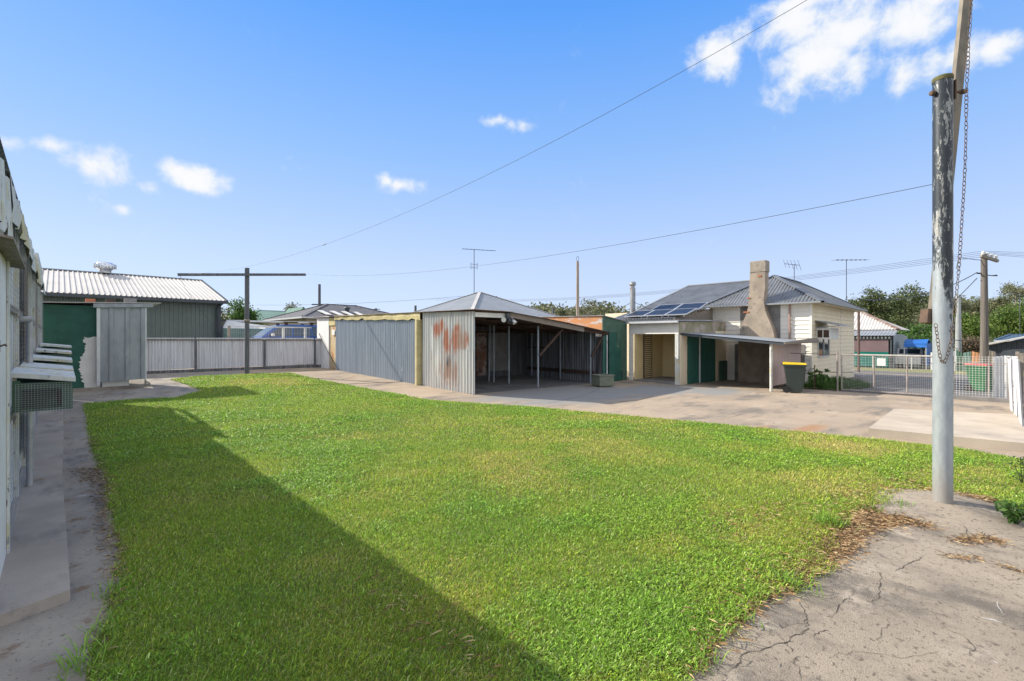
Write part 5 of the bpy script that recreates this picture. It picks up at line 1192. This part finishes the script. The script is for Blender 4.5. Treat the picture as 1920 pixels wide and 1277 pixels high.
b=MB(); b.beam(k0+V((0,0,.03)),r0+V((0,0,.04)),.3,.06); b.build('hip_cap','rustroof',ha)
roofface('verandah_roof',[V((AX-.3,ya+9,1.98)),V((AX-.3,ya-.15,1.98)),V((AX+1.3,ya-.15,2.42)),V((AX+1.3,ya+9,2.42))],'roofgrey',ha,0,pitch=.2,amp=.02)
b=MB(); b.box(AX-.05,AX,ya+.02,ya+9,1.72,1.95); b.build('verandah_valance','trimdk',ha)
b=MB(); y=ya+.15
while y<ya+4: b.box(AX-.065,AX-.051,y,y+.09,1.74,1.9); y+=.22
b.build('lace_trim','white',ha)
b=MB(); b.box(AX-.02,AX+.0,ya+.25,ya+3.0,.75,1.70); b.build('blind','mauve',ha); b=MB(); b.box(AX-.03,AX+.01,ya+.25,ya+3.0,-.35,.75); b.build('blind','shadecloth',ha)
MB().box(AX-.03,AX+.01,ya+3.2,ya+6,-.35,1.6).build('blind','shadecloth',ha)
for q in (ya+.1,ya+3.1,ya+6.1): MB().box(AX-.06,AX+.04,q-.05,q+.05,-.5,1.98).build('post','trimdk',ha)
b=MB(); 
for k in range(5): b.box(43.2,43.25,ya-3.4+k*2.2,ya-3.35+k*2.2,-.5,.6)
b.box(43.2,43.24,ya-3.4,ya+5.5,.55,.6); b.mesh((43.2,ya-3.4,-.4),(0,1,0),ZU,8.9,.95,.2,.2,.008); o=b.at(43.2,ya,-.45).build('wire_fence','wirewhite'); tag(o,'low white wire fence along the verge across the road','fence')
MB
cn=thing('canopy','arched bright blue tarpaulin canopy over a white ute across the road','canopy',(46,3.6,-.45))
c0=onX(1694,690,45.0); c1=onX(1738,690,45.0); yR,yL=c1.y,c0.y
b=MB(); prof=[]
for k in range(9):
    a=PI*k/8; prof.append((45.0+1.6-1.6*math.cos(a),1.15+.55*math.sin(a)))
pts=[V((x,yR,z)) for x,z in prof]+[V((x,yR,z-.05)) for x,z in prof[::-1]]
b.prism(pts,(0,yL-yR,0)); b.box(45.02,48.1,yR-.02,yR+.03,-.2,1.4); b.build('tarp','tarpblue',cn)
for x in (45.05,48.1):
    for y in (yR+.05,yL-.05): MB().box(x-.03,x+.03,y-.03,y+.03,-.5,1.2).build('pole','alu',cn)
ut=thing('parked_ute','white ute parked under the blue canopy across the road','ute',(46,c1.y+.8,-.45))
b=MB(); yy0=yR+.35
b.prism([(45.3,yy0,-.15),(45.3,yy0,.35),(45.5,yy0,.5),(46.2,yy0,.55),(46.6,yy0,.98),(47.4,yy0,1.0),(47.6,yy0,.5),(49.2,yy0,.5),(49.2,yy0,-.15)],(0,1.5,0)); b.build('body','white',ut,.05)
b=MB(); b.prism([(46.27,yy0+.15,.60),(46.57,yy0+.15,.93),(46.57,yy0+1.35,.93),(46.27,yy0+1.35,.60)],(-.02,0,.02)); b.build('windscreen','glass',ut)
for x in (46.0,48.5):
    for s_ in (-.01,1.36): m=MB(); m.tube([(x,yy0+s_,-.15),(x,yy0+s_+.15,-.15)],.3,14); m.build('wheel','rubber',ut)
for s_ in (.1,1.2): MB().box(45.28,45.31,yy0+s_,yy0+s_+.22,.15,.3).build('headlight','lampwhite',ut)
# garage right
gr=thing('garage','charcoal clad garage with pale low gable roof at the right edge across the road','garage',(52,0,-.45))
GXx=49.; yl=onX(1853,660,GXx).y
b=MB(); b.corr((GXx,yl,-.5),(0,-1,0),ZU,[(0,0),(8,0),(8,2.2),(4,2.9),(0,1.75)],pitch=.25,amp=.03,kind='trap'); b.build('wall','garage',gr)
b=MB(); b.box(GXx-.06,GXx-.04,yl-3.9,yl-.7,-.5,1.0); b.build('roller_door','trimdk',gr)
b=MB(); b.prism([(GXx-.4,yl+.3,1.22),(GXx-.4,yl-4,2.42),(GXx-.4,yl-4,2.52),(GXx-.4,yl+.3,1.32)],(7,0,0)); b.prism([(GXx-.4,yl-4,2.42),(GXx-.4,yl-8.3,1.4),(GXx-.4,yl-8.3,1.5),(GXx-.4,yl-4,2.52)],(7,0,0)); b.build('roof','zinc',gr)
b=MB(); b.box(GXx+.05,GXx+6.5,yl-7.9,yl-7.85,-.5,1.3); b.box(GXx+.05,GXx+6.5,yl-.05,yl,-.5,1.2); b.build('side_wall','garage',gr)
hiphouse('house with a blue-grey low roof partly hidden behind the charcoal garage',(70.5,-1.4),2.,1.2,-.5,1.6,2.2,M('blue_roof',(.05,.09,.15),(.045,.08,.13),1),'brickhouse',.5,'y',pitch=.3)
antenna('slim mast antenna behind the charcoal garage near the right edge',(*D(1912,640,58)[:2],1.6),5.4,1.0,4,(1,0,0),(0,1,0),False,.04)
of=thing('roadside_fence','patchy boundary fence of white, green and tan panels across the road','fence',(43.6,1,-.45))
yy_=[onX(px_,670,43.6).y for px_ in (1745,1772,1793,1806,1822,1845,1868)]
for i,mt in enumerate(['white','leaningwhite','greensh','tilegreen','orange','timber']):
    MB().corr((43.6,yy_[i],-.5),(0,-1,0),ZU,[(0,0),(yy_[i]-yy_[i+1]-.04,0),(yy_[i]-yy_[i+1]-.04,1.25+.15*(i%2)),(0,1.3+.12*(i%3))],pitch=.15,amp=.02,kind='trap').build('panel',mt,of)

# ================================================================== poles and lines
pp=thing('power_pole','thick weathered timber power pole with insulators across the road','power pole',(41.2,.55,-.42))
qx,qy=onX(1845,690,41.2).x,onX(1845,690,41.2).y; pp.location=(qx,qy,-.42)
zt=EYE+(635-476)/880*(qx*SN+qy*CS)
b=MB(); b.tube([(qx,qy,-.6),(qx+.03,qy-.02,2.2),(qx-.02,qy,zt)],[.21,.19,.15],14); b.build('shaft','polewood',pp)
arm_d=V((.75,-.66,0)).normalized(); A0=V((qx,qy,zt-.25))
b=MB(); b.beam(A0-arm_d*.35+V((-.1,-.1,.1)),A0+arm_d*.75+V((-.1,-.1,-.22)),.13,.16); ar=b.build('crossarm','timber',pp)
for k in range(4):
    p=A0+arm_d*(-.2+.28*k)+V((-.1,-.1,.15-.08*k)); MB().lathe(p,[(.04,0),(.1,.06),(.07,.12),(.1,.17),(.05,.24),(0,.25)],10).build('insulator','white',ar)
b=MB(); b.tube([(qx,qy,zt-1.3),(qx+.35,qy-.35,zt-1.35)],.03,6); b.tube([(qx+.35,qy-.35,zt-1.35),(qx+.55,qy-.55,zt-1.34)],[.03,.055],8); b.build('lamp_arm','wire',pp)
b=MB(); b.tube([(qx-.3,qy+.3,zt-1.2),(qx+.3,qy-.1,zt-1.2)],.05,6); b.tube([(qx-.1,qy+.1,zt-.4),(qx-.9,qy+1.1,zt-.2),(qx-1.1,qy+1.2,zt-.9)],.02,5); b.build('bracket','wire',pp)
for k in range(4):
    s0=A0+arm_d*(-.2+.28*k)+V((-.1,-.1,.40-.08*k))
    e=D(820-6*k,558+1.2*k,75)
    wire('power_line','overhead power line running left from the timber power pole over the house roofs','power line',s0,e,1.3,.010,30,'power lines from the timber pole')
    e2=D(2080,472+5*k,34); wire('power_line','overhead power line leaving the timber power pole to the right','power line',s0,e2,.1,.010,8,'power lines leaving right')
wire('service_cable','dark service cable from the power pole to the weatherboard house roof','cable',(qx-.3,qy+.3,zt-1.15),(31.2,5.3,3.9),.6,.026)
wire('service_cable','slack dark cable dropping from the timber power pole behind the chain','cable',(qx-.25,qy+.3,zt-1.5),D(1700,640,46),.25,.024)
cpz=thing('street_pole','slim pale concrete street pole just right of the near pillar','street pole',tpos(1797,40))
q=cpz.location; MB().tube([(q.x,q.y,-.6),(q.x,q.y,top(553,40))],[.24,.15],12).build('shaft',M('pale_concrete_pole',(.34,.36,.36),(.28,.30,.30),2,rough=.8),cpz)
MB().lathe((q.x,q.y,1.6),[(.22,0),(.235,0),(.235,.06),(.22,.06)],12).build('band','wire',cpz)
MB().box(q.x-.2,q.x-.17,q.y-.1,q.y+.1,.6,.85).build('plate','orange',cpz)
def tpole(label,px_,ty,dp,arms,z=.4,r=.13,mat='darkpost'):
    b=tpos(px_,dp,z); t=thing('power_pole',label,'power pole',b,'distant power poles'); zt=top(ty,dp)
    MB().tube([(b[0],b[1],z-.3),(b[0],b[1],zt)],[r*1.2,r],8).build('shaft',mat,t)
    for (ay,hl) in arms: MB().beam((b[0]-hl*CS,b[1]+hl*SN,top(ay,dp)),(b[0]+hl*CS,b[1]-hl*SN,top(ay,dp)),.1,.12).build('crossarm',mat,t)
tpole('dark timber power pole with a low crossarm behind the tiled roof',599,533,46,[(571,.75)])
tpole('faint distant power pole with crossarms left of the round garden tree',429,577,80,[(580,1.),(584,.6)],r=.2)
tpole('tiny distant power pole right of the dark tiled roof',705,578,90,[(580,.8)],r=.2)
tpole('short distant pole left of the pale hip roof',779,573,80,[],r=.2)
tpole('short distant pole right of the pale hip roof',1037,577,80,[],r=.2)
sp_=thing('mast_pole','tall bare pole with a wire hoop on top behind the orange shed','pole',tpos(1083,30,.1)); q=sp_.location; zt=top(490,30)
MB().tube([(q.x,q.y,0),(q.x,q.y,zt)],[.11,.085],10).build('shaft',M('tan_pole',(.36,.30,.25),(.28,.24,.21),2,stretch=(4,4,.6),rough=.7),sp_)
b=MB(); b.tube([V((q.x,q.y,zt))+V((CS,-SN,0))*.07*math.cos(a)+V((0,0,.16+.16*math.sin(a))) for a in [k*PI/8-PI/2 for k in range(17)]],.012,5,caps=False); b.build('hoop','wire',sp_)
wire('service_cable','faint cable crossing left behind the pale hip roof','cable',D(480,572,70),D(905,552,60),.4,.016)
q=tpos(1610,30); o=MB().tube([(q[0],q[1],-.45),(q[0],q[1],top(581,30))],.07,10).at(*q).build('verge_post',M('brown_post',(.16,.10,.08),(.12,.08,.07),3,rough=.7))
tag(o,'slim brown post by the roadside at the far corner of the weatherboard house','post')

# ================================================================== sky, sun, camera
SX,SY=.70,1.30
elev=math.atan(1/math.hypot(SX,SY)); az=math.atan2(-SX,SY)      # azimuth from +Y towards +X
w=bpy.data.worlds.new('World'); sc.world=w; w.use_nodes=True; nt=w.node_tree
bg=nt.nodes['Background']; STR=.12; bg.inputs['Strength'].default_value=STR
sky=nd(nt,'ShaderNodeTexSky'); sky.sky_type='NISHITA'; sky.sun_disc=False
sky.sun_elevation=elev; sky.sun_rotation=az; sky.air_density=1.0; sky.dust_density=.2; sky.ozone_density=2.2
hsv=nd(nt,'ShaderNodeHueSaturation'); hsv.inputs['Saturation'].default_value=SKYSAT; hsv.inputs['Value'].default_value=SKYVAL
nt.links.new(sky.outputs[0],hsv.inputs['Color'])
tc=nd(nt,'ShaderNodeTexCoord'); sep=nd(nt,'ShaderNodeSeparateXYZ'); nt.links.new(tc.outputs['Generated'],sep.inputs[0])
cr_=nd(nt,'ShaderNodeValToRGB'); nt.links.new(sep.outputs[2],cr_.inputs[0])
SKYR=[(0.,(.64,.76,1.0)),(.14,(.565,.70,1.0)),(.356,(.30,.54,1.0)),(.576,(.105,.375,1.0)),(1.,(.03,.20,.75))]
while len(cr_.color_ramp.elements)<5: cr_.color_ramp.elements.new(.5)
for el_,(p_,c_) in zip(cr_.color_ramp.elements,SKYR): el_.position=p_; el_.color=(*[q_/(2**EXPO) for q_ in c_],1)
mu_=nd(nt,'ShaderNodeVectorMath',operation='SCALE'); nt.links.new(cr_.outputs[0],mu_.inputs[0]); mu_.inputs['Scale'].default_value=1/STR
skyc=mixc(nt,.90,hsv.outputs[0],mu_.outputs[0])
azn=mth(nt,'ARCTAN2',sep.outputs[0],sep.outputs[1]); eln=mth(nt,'ARCSINE',sep.outputs[2])
def ae(px,py):
    d=V(ray(px,py)).normalized(); return math.atan2(d.x,d.y),math.asin(d.z)
CL=[(1480,45,120,55,1.),(1590,60,130,70,1.),(1700,40,130,60,1.),(1530,110,110,60,1.),(1600,130,70,50,.95),(1480,160,55,40,.75),(1350,110,55,45,.85),(1400,60,50,40,.6),(1690,140,45,35,.6),(1800,110,80,40,.9),(1860,95,60,28,.85),(1760,110,40,25,.6),(1500,5,130,35,.95),(1760,-10,110,45,.9),
    (366,337,64,30,1.15),(338,325,44,24,.95),(185,312,66,34,.8),(100,272,50,16,.55),(10,265,40,18,.5),(285,355,28,14,.5),(750,347,46,16,.8),(728,340,24,16,.7),(930,225,30,12,.55),(960,235,26,12,.45),(230,393,18,8,.4),(175,375,24,18,.3),(555,312,28,16,.3),(545,298,24,12,.25)]
best=None
for (px_,py_,rx,ry,op) in CL:
    a,e=ae(px_,py_); a2=ae(px_+rx,py_)[0]; e2=ae(px_,py_-ry)[1]
    u=mth(nt,'MULTIPLY',mth(nt,'SUBTRACT',azn,a),1/abs(a2-a)/1.15); v=mth(nt,'MULTIPLY',mth(nt,'SUBTRACT',eln,e),1/abs(e2-e)/1.25)
    r=mth(nt,'SQRT',mth(nt,'ADD',mth(nt,'MULTIPLY',u,u),mth(nt,'MULTIPLY',v,v)))
    val=mth(nt,'MULTIPLY',mth(nt,'MAXIMUM',mth(nt,'SUBTRACT',1.,r),-1.),op); best=val if best is None else mth(nt,'MAXIMUM',best,val)
n1=noise(nt,tc.outputs['Generated'],9.,9,.58,.25); n2=noise(nt,tc.outputs['Generated'],34.,6,.6,.2)
nn=mth(nt,'ADD',mth(nt,'MULTIPLY_ADD',n1,1.7,-.85),mth(nt,'MULTIPLY_ADD',n2,1.15,-.575))
k=mth(nt,'ADD',best,nn)
mask=mth(nt,'MULTIPLY',sstep(nt,k,.0,.72),sstep(nt,best,-.45,.15))
shade=sstep(nt,k,.2,1.0)
ccol=mixc(nt,shade,(.44/STR,.475/STR,.52/STR),(.53/STR,.53/STR,.535/STR))
nt.links.new(mixc(nt,mth(nt,'MULTIPLY',mask,.97),skyc,ccol),bg.inputs['Color'])
# bright clouds added out of view, overhead and behind, to fill the shade
dot_=mth(nt,'ADD',mth(nt,'MULTIPLY',sep.outputs[0],SN),mth(nt,'MULTIPLY',sep.outputs[1],CS))
cover=mth(nt,'MULTIPLY',sstep(nt,mth(nt,'MULTIPLY',dot_,-1.),-.58,-.38),sstep(nt,sep.outputs[2],.02,.14))
n3=noise(nt,tc.outputs['Generated'],3.2,8,.6,.3)
m3=mth(nt,'MULTIPLY',sstep(nt,n3,.40,.52),cover)
final=mixc(nt,m3,bg.inputs['Color'].links[0].from_socket,(.68/STR,.675/STR,.665/STR))
nt.links.new(final,bg.inputs['Color'])
sun=bpy.data.lights.new('sun','SUN'); sun.energy=SUNE; sun.angle=R(.53); sun.color=(1,.92,.79)
so=bpy.data.objects.new('sun',sun); COL.objects.link(so); so.rotation_euler=V((-SX,SY,1)).to_track_quat('Z','Y').to_euler(); so.location=(-20,35,30)
cam=bpy.data.cameras.new('camera'); cam.sensor_width=36; cam.lens=F/1920*36; cam.clip_end=2000; cam.clip_start=.05
cam.shift_y=-(638.5-HY)/1920
co=bpy.data.objects.new('camera',cam); COL.objects.link(co); co.location=(0,0,EYE); co.rotation_euler=(R(90),0,-R(44)); sc.camera=co
sc.view_settings.view_transform='Standard'; sc.view_settings.look='None'; sc.view_settings.gamma=1; sc.view_settings.exposure=EXPO
